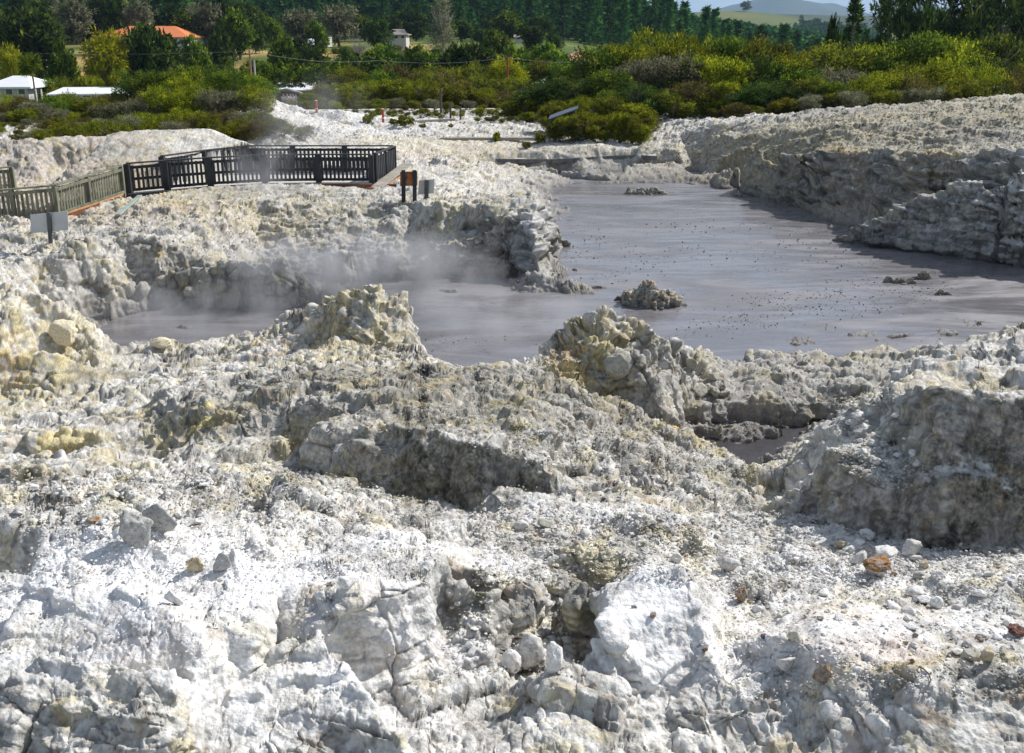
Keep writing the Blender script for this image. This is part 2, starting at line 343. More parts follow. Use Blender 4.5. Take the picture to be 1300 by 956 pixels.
# polar raster of the triangulation
NT, NR = 2100, 2200
TH = np.linspace(R(-52), R(52), NT); LR = np.linspace(math.log(2.2), math.log(78), NR)
dT = TH[1]-TH[0]; dL = LR[1]-LR[0]
HG = np.full((NT, NR), np.nan, np.float32)
for t in tri:
    a, b, c = cv[list(t)]; za, zb, zc = cz[list(t)]
    s = np.concatenate([a+(b-a)*np.linspace(0,1,12)[:,None], b+(c-b)*np.linspace(0,1,12)[:,None], c+(a-c)*np.linspace(0,1,12)[:,None]])
    th = np.arctan2(s[:,0], s[:,1]); lr = np.log(np.maximum(np.hypot(s[:,0], s[:,1]), .5))
    if th.max()-th.min() > 3: i0, i1 = 0, NT
    else: i0 = max(0, int((th.min()-TH[0])/dT)-1); i1 = min(NT, int((th.max()-TH[0])/dT)+2)
    j0 = max(0, int((lr.min()-LR[0])/dL)-2); j1 = min(NR, int((lr.max()-LR[0])/dL)+3)
    if i0 >= i1 or j0 >= j1: continue
    T, Q = np.meshgrid(TH[i0:i1], np.exp(LR[j0:j1]), indexing='ij')
    X = Q*np.sin(T); Y = Q*np.cos(T)
    den = (b[1]-c[1])*(a[0]-c[0])+(c[0]-b[0])*(a[1]-c[1])
    if abs(den) < 1e-9: continue
    u = ((b[1]-c[1])*(X-c[0])+(c[0]-b[0])*(Y-c[1]))/den; v = ((c[1]-a[1])*(X-c[0])+(a[0]-c[0])*(Y-c[1]))/den; w = 1-u-v
    m = (u > -1e-4) & (v > -1e-4) & (w > -1e-4)
    HG[i0:i1, j0:j1][m] = (u*za+v*zb+w*zc)[m]
HG[np.isnan(HG)] = 1.5
T, Q = np.meshgrid(TH, np.exp(LR), indexing='ij'); FZ = zfar(Q*np.sin(T), Q*np.cos(T)).astype(np.float32)
wt = sstep(Q, 66, 74).astype(np.float32); HG = HG*(1-wt)+FZ*wt
def blur(A, n, ax):
    k = np.ones(n)/n
    for _ in range(2):
        pad = [(0,0)]*2; pad[ax] = (n//2+1, n//2)
        C = np.cumsum(np.pad(A, pad, mode='edge'), axis=ax, dtype=np.float64)
        A = ((C[n:,:]-C[:-n,:]) if ax == 0 else (C[:,n:]-C[:,:-n]))/n
        A = A.astype(np.float32)
    return A
# --- regional masks (world-space ellipses)
def brush(px, py, z, rx, ry, ang=0, soft=.5, rymin=.15):
    c = np.array(W(px, py, z)); d = c[1]
    a = rx*d/FPX; b = max(rymin, ry*d*d/(FPX*(CAMH-z))) if ry > 0 else -ry
    dx = GX-c[0]; dy = GY-c[1]; ca, sa = math.cos(ang), math.sin(ang)
    q = np.sqrt(((dx*ca+dy*sa)/a)**2+((-dx*sa+dy*ca)/b)**2)
    return (1-sstep(q, 1-soft, 1+soft)).astype(np.float32)
def brushes(lst):
    m = np.zeros(GX.shape, np.float32)
    for b in lst: m = np.maximum(m, b[0]*brush(*b[1:]))
    return m
def set_masks():
    global smooth, grey, yellow, orange, pink, white
    smooth = brushes([(.85,1130,800,2.65,240,80),(.85,140,790,3.15,180,60),(.8,1100,930,2.85,320,50),(.6,300,900,2.9,250,40),(.9,120,480,.64,150,14,.12),(.75,150,770,3.15,110,40),(.6,410,740,3.05,90,25),(.85,820,760,2.85,70,50),(.8,1060,780,2.55,100,40),(.8,1180,830,2.8,130,35),(.9,830,635,1.8,40,8),(.5,60,690,3.0,80,30),(.6,880,820,2.65,60,40),
                      (.85,330,222,1.4,230,24),(.8,430,190,1.5,90,8),(.7,650,184,1.3,140,6)])
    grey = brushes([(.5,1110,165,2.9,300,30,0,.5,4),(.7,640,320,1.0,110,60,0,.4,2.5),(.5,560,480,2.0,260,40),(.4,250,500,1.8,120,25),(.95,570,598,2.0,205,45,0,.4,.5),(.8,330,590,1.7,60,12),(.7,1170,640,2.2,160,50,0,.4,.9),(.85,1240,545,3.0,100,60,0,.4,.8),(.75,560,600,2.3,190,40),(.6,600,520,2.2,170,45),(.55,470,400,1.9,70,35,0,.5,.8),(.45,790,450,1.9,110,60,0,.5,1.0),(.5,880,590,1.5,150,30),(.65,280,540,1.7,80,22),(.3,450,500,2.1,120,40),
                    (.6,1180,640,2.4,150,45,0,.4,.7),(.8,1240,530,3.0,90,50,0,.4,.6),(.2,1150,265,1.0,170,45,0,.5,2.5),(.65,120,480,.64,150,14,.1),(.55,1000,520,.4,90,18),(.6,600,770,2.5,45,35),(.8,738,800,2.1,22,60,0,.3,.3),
                    (.35,640,320,1.0,80,40,0,.5,1.5),(.45,1100,170,2.8,260,30),(.3,700,205,.7,140,14),(.6,240,350,.9,80,25),(.5,20,750,2.6,40,30),(.3,410,820,2.8,80,40),(.3,900,680,2.0,120,25)])  # olive-grey rock, plus shade painted onto the shaded faces
    yellow = brushes([(.8,250,545,1.6,60,16,0,.6,.4),(.5,420,440,1.8,120,20),(.6,60,470,.8,70,16),(.75,30,430,1.6,80,50,0,.6,1.5),(.5,120,400,.8,60,40),(.8,85,565,1.45,70,14,0,.5,.4),(.95,100,525,.95,22,6,0,.6,.35),(1,165,535,1.3,32,12,0,.6,.4),(.55,200,250,1.45,110,14,0,.6,1.5),(.5,320,262,1.5,120,12,0,.6,1.5),
                      (.5,560,280,1.6,80,25,0,.6,1.5),(.55,450,395,1.9,70,30,0,.6,.7),(.7,740,440,1.9,50,30,0,.6,.7),(.85,850,550,1.0,26,20,0,.5,.4),(.9,905,575,.9,30,25,0,.5,.4),(.45,1000,180,2.2,200,20),
                      (.8,1170,205,2.6,40,10,0,.5,.8),(.5,1080,450,.35,60,12),(.4,1250,140,3.6,100,14),(.6,1010,245,.6,70,12,0,.5,1.0),(.4,300,425,1.0,80,20),(.4,560,185,1.3,120,9),(.3,300,830,2.9,60,30),(.95,378,617,2.78,16,3,0,.6,.1),
                      (.35,950,610,1.3,60,12),(.6,1180,470,.9,25,6),(.4,900,160,2.5,80,10)])
    orange = brushes([(.9,100,525,.95,12,4,0,.6,.2),(.8,165,535,1.3,22,8,0,.6,.25),(.45,10,470,1.0,25,20,0,.6,.6),(.4,215,260,1.45,60,8,0,.6,.8),(.6,720,445,1.8,24,20,0,.6,.5),(.7,860,560,.95,9,10,0,.5,.25),(.35,120,275,1.3,60,10),
                      (.35,620,300,1.4,30,12,0,.5,1.0),(.6,1185,208,2.6,22,5,0,.5,.6),(.5,1070,250,.7,20,8,0,.5,.5),(.12,690,830,2.4,40,30),(.1,440,780,2.9,90,30),(.35,350,440,1.2,90,15)])
    pink = brushes([(.8,90,215,2.3,110,22,0,.5,2.5),(.7,1060,780,2.55,110,45),(.75,1180,830,2.8,150,40),(.2,420,790,2.9,90,40),(.35,180,860,2.8,120,30),(.5,820,640,1.8,70,10),(.5,600,200,1.0,120,14),(.3,250,270,1.45,160,14),(.5,640,665,2.0,60,8)])
    white = brushes([(.75,470,790,2.85,150,60),(.9,200,850,2.9,420,70),(.6,1000,800,2.6,330,90),(.45,700,660,2.0,240,30),(.5,1060,700,2.2,260,90),(1,200,720,3.05,330,110),(1,820,770,2.85,90,80),(.8,500,700,2.7,180,40),(.6,640,265,1.9,60,15),(.5,1250,440,2.6,90,30),(.4,450,155,1.8,110,12)])
GX = (Q*np.sin(T)).astype(np.float32); GY = (Q*np.cos(T)).astype(np.float32)
_f = np.stack([GX, GY, 0*HG], -1).reshape(-1, 3)
_a = ((.62*fbm(_f, .9, 2, 301)+.5*fbm(_f, 3.4, 3, 303, .6)).reshape(GX.shape)); _c = ((.62*fbm(_f, .9, 2, 305)+.5*fbm(_f, 3.4, 3, 307, .6)).reshape(GX.shape))
_ii, _jj = np.meshgrid(np.arange(NT), np.arange(NR), indexing='ij'); _w = .26*(1-sstep(Q, 50, 70))*np.clip(Q/15, .2, 1)
_ii = np.clip(_ii+(_a*_w/Q/dT), 0, NT-1.01).astype(np.float32); _jj = np.clip(_jj+(_c*_w/Q/dL), 0, NR-1.01).astype(np.float32)
_i0 = _ii.astype(np.int32); _j0 = _jj.astype(np.int32); _ii -= _i0; _jj -= _j0
HG = HG[_i0,_j0]*(1-_ii)*(1-_jj)+HG[_i0+1,_j0]*_ii*(1-_jj)+HG[_i0,_j0+1]*(1-_ii)*_jj+HG[_i0+1,_j0+1]*_ii*_jj
del _f, _a, _c, _ii, _jj, _i0, _j0, _w
q_ = Q > 16; HG = np.where(q_, blur(blur(HG, 3, 0), 3, 1), blur(blur(HG, 7, 0), 5, 1)).astype(np.float32)
set_masks()
_f = np.stack([GX, GY, HG], -1).reshape(-1, 3)
nzg = np.gradient(HG, axis=1)/(Q*dL); stp = sstep(np.abs(nzg), .5, 1.3)
HG += ((.13*fbm(_f, .8, 2, 21).reshape(GX.shape))*(1-.85*smooth)*(1-wt)).astype(np.float32)
_b = fbm(_f, .35, 2, 3).reshape(GX.shape)
tw = fbm(_f, .7, 4, 91).reshape(GX.shape); st = .12; zz = HG+.17*tw; fr = zz/st-np.floor(zz/st)
ter = (sstep(fr, .41, .59)-fr)*st*np.where(Q < 8.5, .8, 1)
zz2 = HG+.10*fbm(_f, 2.1, 3, 95).reshape(GX.shape); s2t = .05; fr2 = zz2/s2t-np.floor(zz2/s2t); ter2 = (sstep(fr2, .35, .65)-fr2)*s2t
HG += ((ter*1.1*np.maximum(.35+.65*sstep(_b, -.3, .4), .9*white)+ter2*.7*(1-.9*white))*(1-stp)*(1-smooth)*(1-wt)*np.where(Q < 9, .75, 1)).astype(np.float32)
del _f, _b, tw, zz, fr, ter, zz2, fr2, ter2, nzg, stp
def hbase(x, y):
    x = np.asarray(x, float); y = np.asarray(y, float); r = np.hypot(x, y)
    fi = np.clip((np.arctan2(x, y)-TH[0])/dT, 0, NT-1.001); fj = np.clip((np.log(np.maximum(r, .1))-LR[0])/dL, 0, NR-1.001)
    i = fi.astype(int); j = fj.astype(int); a = fi-i; b = fj-j
    z = HG[i,j]*(1-a)*(1-b)+HG[i+1,j]*a*(1-b)+HG[i,j+1]*(1-a)*b+HG[i+1,j+1]*a*b
    return np.where(r > 76, zfar(x, y), z)
# column-wise re-sampling so that cliffs get as many rows as flats
inner = np.linspace(R(-31.5), R(31.5), 1340)
cols = np.concatenate([np.linspace(R(-51), R(-31.6), 130), inner, np.linspace(R(31.6), R(51), 130)])
NC = len(cols); NRW = 1560
rr = np.exp(LR); Hc = np.stack([HG[min(NT-1, int(round((t-TH[0])/dT)))] for t in cols])
tanv = (CAMH-Hc)/rr; pyv = CY+FPX*np.tan(np.arctan(tanv)-PITCH)
dm = np.abs(np.diff(pyv, axis=1))+np.abs(np.diff(Hc, axis=1))/rr[1:]*FPX*.35+130*np.diff(LR)[None,:]
dm = blur(dm.astype(np.float32), 13, 0)
cum = np.concatenate([np.zeros((NC,1)), np.cumsum(dm, axis=1)], axis=1); cum /= cum[:,-1:]
uq = np.linspace(0, 1, NRW); RW = np.stack([np.interp(uq, cum[i], LR) for i in range(NC)])
RW = np.exp(RW)
GX = (RW*np.sin(cols)[:,None]).astype(np.float32); GY = (RW*np.cos(cols)[:,None]).astype(np.float32)
GZ = hbase(GX, GY).astype(np.float32)
PB = np.stack([GX, GY, GZ], -1)
def gnormals(P):
    du = np.gradient(P, axis=0); dv = np.gradient(P, axis=1); n = np.cross(du, dv); n /= np.linalg.norm(n, axis=-1, keepdims=True)+1e-9
    n[n[...,2] < 0] *= -1
    return n
N0 = gnormals(PB)
for k in range(3): N0[...,k] = blur(blur(N0[...,k], 5, 0), 5, 1)
N0 /= np.linalg.norm(N0, axis=-1, keepdims=True)+1e-9
flatP = PB.reshape(-1, 3)
big = fbm(flatP, .35, 3, 3).reshape(GX.shape)
mid = fbm(flatP, 1.1, 3, 9).reshape(GX.shape)
set_masks()
# --- displacement
cliff = 1-sstep(N0[...,2], .35, .85)
dist = np.hypot(GX, GY)
def g(a): return a.reshape(GX.shape)
amp = (1-.85*smooth)*(1-.42*white*(1-sstep(dist, 9, 13))*(1-cliff))
def v3n(f, s): return np.stack([vnoise(flatP, f, s), vnoise(flatP, f, s+1), vnoise(flatP, f, s+2)], -1)
wp = flatP+.05*v3n(2.2, 31)
wp2 = flatP+.03*v3n(7., 35)
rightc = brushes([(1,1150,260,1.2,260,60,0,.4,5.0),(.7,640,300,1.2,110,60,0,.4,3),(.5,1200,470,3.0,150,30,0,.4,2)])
shade_face = brushes([(1,1200,620,2.5,200,60,0,.3,1.6),(.8,590,610,2.2,210,40,0,.4,1.0),(.8,600,790,2.5,60,50,0,.3,.6)])  # faces turned from the sun; their shade is painted into the albedo
slabby = cliff*rightc
gate = sstep(g(vnoise(flatP, .8, 55)), -.15, .35)          # cracks only open here and there
disp = np.zeros(GX.shape, np.float32)
v1, e1 = chunks(wp, 1.35, 1, 1.1, (1,1,1.7)); v1 = g(v1); e1 = g(e1)
near_ = (1-sstep(dist, 8, 12)).astype(np.float32)
disp += amp*(1-.75*shade_face)*(1-.25*near_*white)*(.085*v1*np.maximum(sstep(e1, -.05, .18), .35*near_) - .05*(1-sstep(e1, 0, .06))*gate*(1-.6*white))
v2, e2 = chunks(wp2, 3.6, 2, 1.3, (1,1,1.8)); v2 = g(v2); e2 = g(e2)
rough = (.35+.65*sstep(mid, -.25, .3))*(1-.4*white)
disp += amp*rough*(1-.6*shade_face)*(.036*v2*np.maximum(sstep(e2, -.05, .3), .35*near_) - .014*(1-sstep(e2, 0, .1)))
v3, e3 = chunks(wp2, 9., 3, 1.4, (1,1,1.6)); v3 = g(v3); e3 = g(e3)
disp += .019*v3*sstep(e3, 0, .35)*amp*rough
v4, e4 = chunks(flatP, 21., 4, 1.3, (1,1,1.5)); v4 = g(v4); e4 = g(e4)
disp += .006*v4*sstep(e4, 0, .35)*np.clip(amp*rough+.1, 0, 1)*(1-sstep(dist, 14, 26))
disp += .010*g(fbm(flatP, 8, 3, 41))*(.3+.7*amp)
n3a = g(fbm(flatP, 2.6, 3, 47))
disp += .05*n3a*amp*sstep(dist, 9, 16)
flut = g(fbm(flatP, (4.2, 4.2, .7), 2, 61))+.2*g(vnoise(flatP, (13, 13, 3), 62))
strata = g(vnoise(wp+.15*v3n(.8, 71), (.6, .6, 7), 74))+.6*g(vnoise(flatP, (1.2, 1.2, 19), 73))
vs, es = chunks(wp, 1.1, 8, .8, (1,1,4.5)); vs = g(vs); es = g(es)
vt, et = chunks(wp2, 2.8, 9, .8, (1,1,4)); vt = g(vt); et = g(et)
nearw = sstep(dist, 7, 12)
disp += .010*g(fbm(flatP, 20, 2, 43))*(1-sstep(dist, 9, 15))
v5, e5 = chunks(flatP+.05*v3n(5., 37), 5.2, 12, 1.0, (1,1,2)); v5 = g(v5); e5 = g(e5); ck = near_*sstep(g(vnoise(flatP, 1.4, 57)), -.2, .2) if False else (1-sstep(dist, 9, 13))*sstep(g(vnoise(flatP, 1.4, 57)), -.25, .2)
disp += ck*(.014*v5-.012*(1-sstep(e5, 0, .07)))
disp += cliff*(.07*flut*(.45+.55*nearw)*(1-.7*rightc)+.05*shade_face*flut+.10*strata*(.3+.7*rightc))
disp += slabby*(.30*vs*sstep(es, -.1, .12)+.05*vt*sstep(et, -.1, .2))
jag = brushes([(1,470,390,2.0,75,40,0,.5,1.2),(1,780,430,2.0,120,60,0,.5,1.6),(.8,350,410,1.2,60,20,0,.5,.6),(.9,200,665,3.2,60,20,0,.5,.3)])
disp += jag*(.10*g(np.abs(fbm(flatP, (2.2,2.2,1.1), 4, 81, .6)))+.02*v2)
PD = PB+N0*disp[...,None]
under = sstep(GZ, -.35, -.05); PD[...,2] = PD[...,2]*under+(1-under)*np.minimum(PD[...,2], -.25)
PD = PD.astype(np.float32)
# the viewing platform stands on levelled ground
_dk = [W(160,246,1.43), W(268,238,1.43), W(480,233,1.43), W(506,184.5,2.55), W(310,184.5,2.55), W(205,197.5,2.55), W(150,206,2.5)]
ins = np.zeros(GX.shape, bool)
for (ax, ay, _), (bx_, by_, _) in zip(_dk, _dk[1:]+_dk[:1]):
    c_ = ((ay > PD[...,1]) != (by_ > PD[...,1])) & (PD[...,0] < (bx_-ax)*(PD[...,1]-ay)/(by_-ay+1e-9)+ax); ins ^= c_
PD[...,2] = np.where(ins, np.minimum(PD[...,2], 1.36), PD[...,2])
# --- albedo of every vertex (dry stone, clay, sulphur, iron, wet mud, painted shade on steep faces)
def rampc(f, stops):
    xs = [s[0] for s in stops]; return np.stack([np.interp(f, xs, [s[1][k] for s in stops]) for k in range(3)], -1).astype(np.float32)
def mixc(a, b, m): return a+(b-a)*m[...,None]
a2_ = g(fbm(flatP, 2.3, 5, 101, .6)); a3_ = g(fbm(flatP, 9, 4, 111, .65)); a4_ = g(fbm(flatP, 31, 2, 121, .6)); a1_ = g(fbm(flatP, .45, 4, 131, .6))
t1 = .5+.36*a2_+.30*a3_+.1*a4_
base = rampc(t1, [(.1,(.21,.20,.18)),(.32,(.40,.385,.35)),(.5,(.55,.535,.495)),(.66,(.67,.655,.615)),(.85,(.77,.755,.72))])
wcol = rampc(t1, [(.05,(.56,.54,.51)),(.25,(.75,.735,.715)),(.45,(.78,.775,.768)),(.8,(.82,.817,.815))])
C = mixc(base, wcol, .92*white)
C = mixc(C, rampc(.5+.5*a3_, [(.2,(.44,.33,.26)),(.5,(.70,.59,.51)),(.8,(.80,.74,.69))]), .75*pink*sstep(a1_, -.45, .15))
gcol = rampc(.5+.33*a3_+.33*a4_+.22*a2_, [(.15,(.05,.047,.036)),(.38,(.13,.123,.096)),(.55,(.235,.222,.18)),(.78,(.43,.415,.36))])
gm = np.clip(grey*(.3+1.0*sstep(a2_*.7+a1_*.5, -.4, .25)), 0, 1); gm = np.clip(gm*(1-(.22+.6*shade_face)*sstep(N0[...,2]+.25*a3_, .70, .95)*(1-brush(120,480,.64,150,14,.1))), 0, 1)  # grey thinned on level tops, so painted shade stays on steep faces
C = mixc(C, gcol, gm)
ycol = rampc(.5+.5*a4_, [(.1,(.36,.28,.08)),(.45,(.62,.50,.18)),(.75,(.76,.67,.34))])
s1_ = g(fbm(wp, 3.1, 5, 141, .7)); st_ = sstep(g(fbm(flatP, 1.5, 5, 151, .72)), .16, .5)
C = mixc(C, ycol, np.maximum(.92*yellow*sstep(s1_, -.35, .3), st_*(.38-.32*white)*(1-.75*shade_face)))
C = mixc(C, rampc(.5+.5*a4_, [(.2,(.30,.13,.035)),(.5,(.60,.33,.08)),(.8,(.74,.50,.17))]), np.clip(orange*sstep(g(fbm(wp, 6, 4, 161, .7)), -.05, .3), 0, 1))
C = mixc(C, np.array([.42,.28,.15], np.float32), sstep(g(fbm(flatP, 5.2, 4, 171, .75)), .42, .62)*.4*(1-.6*white))
C = mixc(C, np.array([.17,.16,.135], np.float32), (1-sstep(e1, 0, .10))*gate*.6*(1-.5*white)+(1-sstep(e2, 0, .12))*.38*rough*(1-.6*white)+(1-sstep(e3, 0, .14))*.25*amp*(1-.8*white))
lip = np.exp(-np.clip(PD[...,2]-.02, 0, 9)/.11); wet = np.clip(lip*(.75+.6*a3_), 0, 1)
C = mixc(C, np.array([.30,.285,.27], np.float32), np.clip(np.exp(-np.clip(PD[...,2]-.05, 0, 9)/.35)*(1.1+.9*a2_+.5*a3_), 0, 1)*.7)
C = mixc(C, np.array([.088,.082,.082], np.float32), wet*.94)
stk = g(fbm(flatP, (7, 7, .9), 3, 401, .65)); mute = np.maximum.reduce([.20*brush(1110,165,2.9,320,30,0,.4,5), .20*brush(560,490,2.0,340,70), .16*brush(1050,490,.5,200,60), .14*brush(300,270,1.45,300,50), .22*brush(90,200,2.5,120,25,0,.5,3)]).astype(np.float32)
C = C*(1-mute*(1.15+.5*a2_))[...,None]*np.where(mute[...,None] > 0, 1+mute[...,None]*np.array([.06,.0,-.16], np.float32), 1)
C = C*(1-shade_face*cliff*(.10+.30*sstep(stk, -.35, .45)))[...,None]; C = C*(1-.16*rightc*cliff*sstep(strata+.5*vs, -.1, .7))[...,None]; _l = C.mean(-1, keepdims=True)*np.array([.97,.99,1.0], np.float32)*1.12; C = C+(_l-C)*(rightc*cliff*.55)[...,None]  # shade painted into steep faces; right cliffs tinted grey as shaded
C = C*(1+.10*a4_+.10*a3_)[...,None]; C = np.clip(C, .02, .9)
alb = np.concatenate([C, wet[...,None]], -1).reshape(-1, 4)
def clampz(poly, zf):
    ins = np.zeros(GX.shape, bool)
    for (ax, ay), (bx_, by_) in zip(poly, poly[1:]+poly[:1]):
        ins ^= ((ay > PD[...,1]) != (by_ > PD[...,1])) & (PD[...,0] < (bx_-ax)*(PD[...,1]-ay)/(by_-ay+1e-9)+ax)
    PD[...,2] = np.where(ins, np.minimum(PD[...,2], zf), PD[...,2])
_nf = [W(165,246,1.43), W(213,241.5,1.43), W(268,237,1.43), W(337,233,1.43), W(405,232,1.43), W(480,232,1.43)]
clampz([(p[0], p[1]-.9) for p in _nf]+[(p[0], p[1]+.3) for p in _nf[::-1]], 1.14+.03*a3_)
_lf = [W(-40,287,1.1), W(20,281,1.15), W(74,276,1.22), W(115,262,1.33), W(165,246,1.43)]
clampz([(p[0]+.2, p[1]-.9) for p in _lf]+[(p[0]-.2, p[1]+.5) for p in _lf[::-1]], np.interp(PD[...,0], [p[0] for p in _lf], [p[2] for p in _lf])-.33+.03*a3_)
idx = np.arange(NC*NRW).reshape(NC, NRW)
F = np.stack([idx[:-1,:-1], idx[1:,:-1], idx[1:,1:], idx[:-1,1:]], -1).reshape(-1, 4)
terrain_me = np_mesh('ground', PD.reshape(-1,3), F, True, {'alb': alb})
def ground_at(x, y):
    """actual displaced height near (x,y): nearest vertex search through the grid"""
    t = math.atan2(x, y); r = math.hypot(x, y)
    i = int(np.clip(np.searchsorted(cols, t), 0, NC-1)); j = int(np.clip(np.searchsorted(RW[i], r), 0, NRW-1))
    return float(PD[i, j, 2])
def ground_many(x, y):
    t = np.arctan2(x, y); r = np.hypot(x, y); i = np.clip(np.searchsorted(cols, t), 0, NC-1)
    j = np.array([np.searchsorted(RW[a], b) for a, b in zip(i, r)]); j = np.clip(j, 0, NRW-1)
    return PD[i, j, 2], N0[i, j]
# ------------------------------------------------------------------ materials
class NT_:
    def __init__(s, name):
        s.m = bpy.data.materials.new(name); s.m.use_nodes = True; s.t = s.m.node_tree; s.t.nodes.clear()
        s.out = s.n('ShaderNodeOutputMaterial')
    def n(s, t, **k):
        x = s.t.nodes.new(t)
        for a, b in k.items(): setattr(x, a, b)
        return x
    def l(s, a, b): s.t.links.new(a, b)
    def put(s, sock, v):
        if hasattr(v, 'links') or hasattr(v, 'is_linked'): s.l(v, sock)
        else: sock.default_value = v
    def noise(s, scale, detail=4, rough=.55, vec=None, dist=0):
        x = s.n('ShaderNodeTexNoise'); x.inputs['Scale'].default_value = scale; x.inputs['Detail'].default_value = detail
        x.inputs['Roughness'].default_value = rough; x.inputs['Distortion'].default_value = dist
        if vec is not None: s.l(vec, x.inputs['Vector'])
        return x.outputs['Fac']
    def ramp(s, fac, stops):
        x = s.n('ShaderNodeValToRGB'); r = x.color_ramp
        while len(r.elements) > 1: r.elements.remove(r.elements[-1])
        for i, (p, c) in enumerate(stops):
            e = r.elements[0] if i == 0 else r.elements.new(p)
            e.position = p; e.color = (*c, 1) if len(c) == 3 else c
        s.l(fac, x.inputs[0]); return x.outputs[0]
    def math(s, op, a, b=None, c=None, clamp=False):
        x = s.n('ShaderNodeMath', operation=op); x.use_clamp = clamp
        s.put(x.inputs[0], a)
        if b is not None: s.put(x.inputs[1], b)
        if c is not None: s.put(x.inputs[2], c)
        return x.outputs[0]
    def mix(s, fac, a, b, mode='MIX'):
        x = s.n('ShaderNodeMix', data_type='RGBA', blend_type=mode)
        s.put(x.inputs[0], fac)
        for i, v in ((6, a), (7, b)):
            if isinstance(v, tuple): x.inputs[i].default_value = (*v, 1) if len(v) == 3 else v
            else: s.l(v, x.inputs[i])
        return x.outputs[2]
    def rng(s, v, a, b, c=0, d=1):
        x = s.n('ShaderNodeMapRange'); x.interpolation_type = 'SMOOTHSTEP'; s.l(v, x.inputs[0])
        for i, q in enumerate((a, b, c, d)): x.inputs[i+1].default_value = q
        return x.outputs[0]
    def attr(s, name):
        x = s.n('ShaderNodeAttribute'); x.attribute_name = name; return x
    def pos(s): return s.n('ShaderNodeNewGeometry').outputs['Position']
    def obj(s): return s.n('ShaderNodeTexCoord').outputs['Object']
    def map(s, vec, sc):
        x = s.n('ShaderNodeMapping'); x.inputs['Scale'].default_value = sc; s.l(vec, x.inputs['Vector']); return x.outputs[0]
    def bsdf(s, col, rough=.8, bump=None, bstr=.5, bdist=.02, spec=.3, metal=0):
        b = s.n('ShaderNodeBsdfPrincipled')
        if isinstance(col, tuple): b.inputs['Base Color'].default_value = (*col, 1)
        else: s.l(col, b.inputs['Base Color'])
        s.put(b.inputs['Roughness'], rough); b.inputs['Specular IOR Level'].default_value = spec; b.inputs['Metallic'].default_value = metal
        if bump is not None:
            q = s.n('ShaderNodeBump'); q.inputs['Strength'].default_value = bstr; q.inputs['Distance'].default_value = bdist
            s.l(bump, q.inputs['Height']); s.l(q.outputs[0], b.inputs['Normal'])
        s.l(b.outputs[0], s.out.inputs['Surface']); return b
def terrain_mat():
    k = NT_('sinter_crust'); p = k.pos(); a = k.attr('alb')
    n4 = k.noise(46, 3, .65, p)
    c = k.mix(k.rng(n4, .34, .46, .18, 0), a.outputs['Color'], (.10,.095,.08))
    c = k.mix(k.rng(n4, .54, .7, 0, .15), c, (.85,.84,.81))
    v = k.n('ShaderNodeTexVoronoi'); v.inputs['Scale'].default_value = 26; v.inputs['Randomness'].default_value = 1; v.inputs['Detail'].default_value = 1; k.l(p, v.inputs['Vector'])
    h = k.math('ADD', k.math('MULTIPLY', k.noise(14, 6, .68, p), .6), k.math('MULTIPLY', n4, .3)); h = k.math('SUBTRACT', h, k.math('MULTIPLY', v.outputs['Distance'], .16))
    ro = k.math('SUBTRACT', .92, k.math('MULTIPLY', a.outputs['Alpha'], .4))
    k.bsdf(c, ro, h, .8, .035, .2)
    return k.m
def simple(name, col, rough=.8, var=.25, scale=6, bump=.3, spec=.3, metal=0, sc=(1,1,1), bd=.01, dark=None):
    k = NT_(name); p = k.map(k.obj(), sc); n = k.noise(scale, 6, .62, p)
    lo = dark or tuple(x*(1-var*1.6) for x in col); hi = tuple(min(1, x*(1+var)) for x in col)
    c = k.ramp(n, [(.3, lo), (.5, col), (.7, hi)])
    k.bsdf(c, rough, k.noise(scale*5, 5, .6, p), bump, bd, spec, metal); return k.m
MAT = {}
ground = link('ground', terrain_me, terrain_mat()); tag(ground, 'white and grey crusted geothermal rock ground with yellow stains around the mud pool', kind='structure')
# --- mud sheet
def mud_mat():
    k = NT_('hot_mud'); p = k.pos()
    pa = k.rng(k.noise(.7, 4, .6, k.map(p, (.35,1.1,1)), 1.2), .40, .62)
    c = k.mix(pa, (.155,.147,.153), (.22,.21,.218))
    fl = k.rng(k.noise(1.6, 7, .75, k.map(p, (.45,1.2,1)), 1.5), .56, .66)
    c = k.mix(k.math('MULTIPLY', fl, .6), c, (.11,.098,.10))
    sc = k.rng(k.noise(5, 6, .75, k.map(p, (.6,1.2,1)), .8), .60, .68)
    c = k.mix(k.math('MULTIPLY', sc, .45), c, (.36,.34,.33))
    ro = k.rng(k.noise(.42, 5, .65, k.map(p, (.35,1.0,1)), 1.6), .42, .60, .10, .46)
    w = k.n('ShaderNodeTexWave'); w.wave_type = 'RINGS'; w.rings_direction = 'Z'; w.inputs['Scale'].default_value = .55; w.inputs['Distortion'].default_value = 9; w.inputs['Detail'].default_value = 4; w.inputs['Detail Scale'].default_value = 1.2
    k.l(k.map(p, (.5,1,1)), w.inputs['Vector'])
    h = k.math('ADD', k.math('MULTIPLY', k.noise(2.2, 6, .62, k.map(p, (.6,1.4,1)), .8), .55), k.math('MULTIPLY', w.outputs['Fac'], .035))
    h = k.math('ADD', h, k.math('MULTIPLY', k.noise(13, 5, .65, k.map(p, (.7,1.2,1))), .07))
    k.bsdf(c, ro, h, .5, .05, .75); return k.m
mb = MB()
nx = 60
me = bpy.data.meshes.new('mud_pool'); me.from_pydata([(-16,12,0),(26,12,0),(26,58,0),(-16,58,0)], [], [(0,1,2,3)]); me.update()
mud = link('mud_pool', me, mud_mat()); tag(mud, 'still grey boiling mud filling the pool', kind='structure')
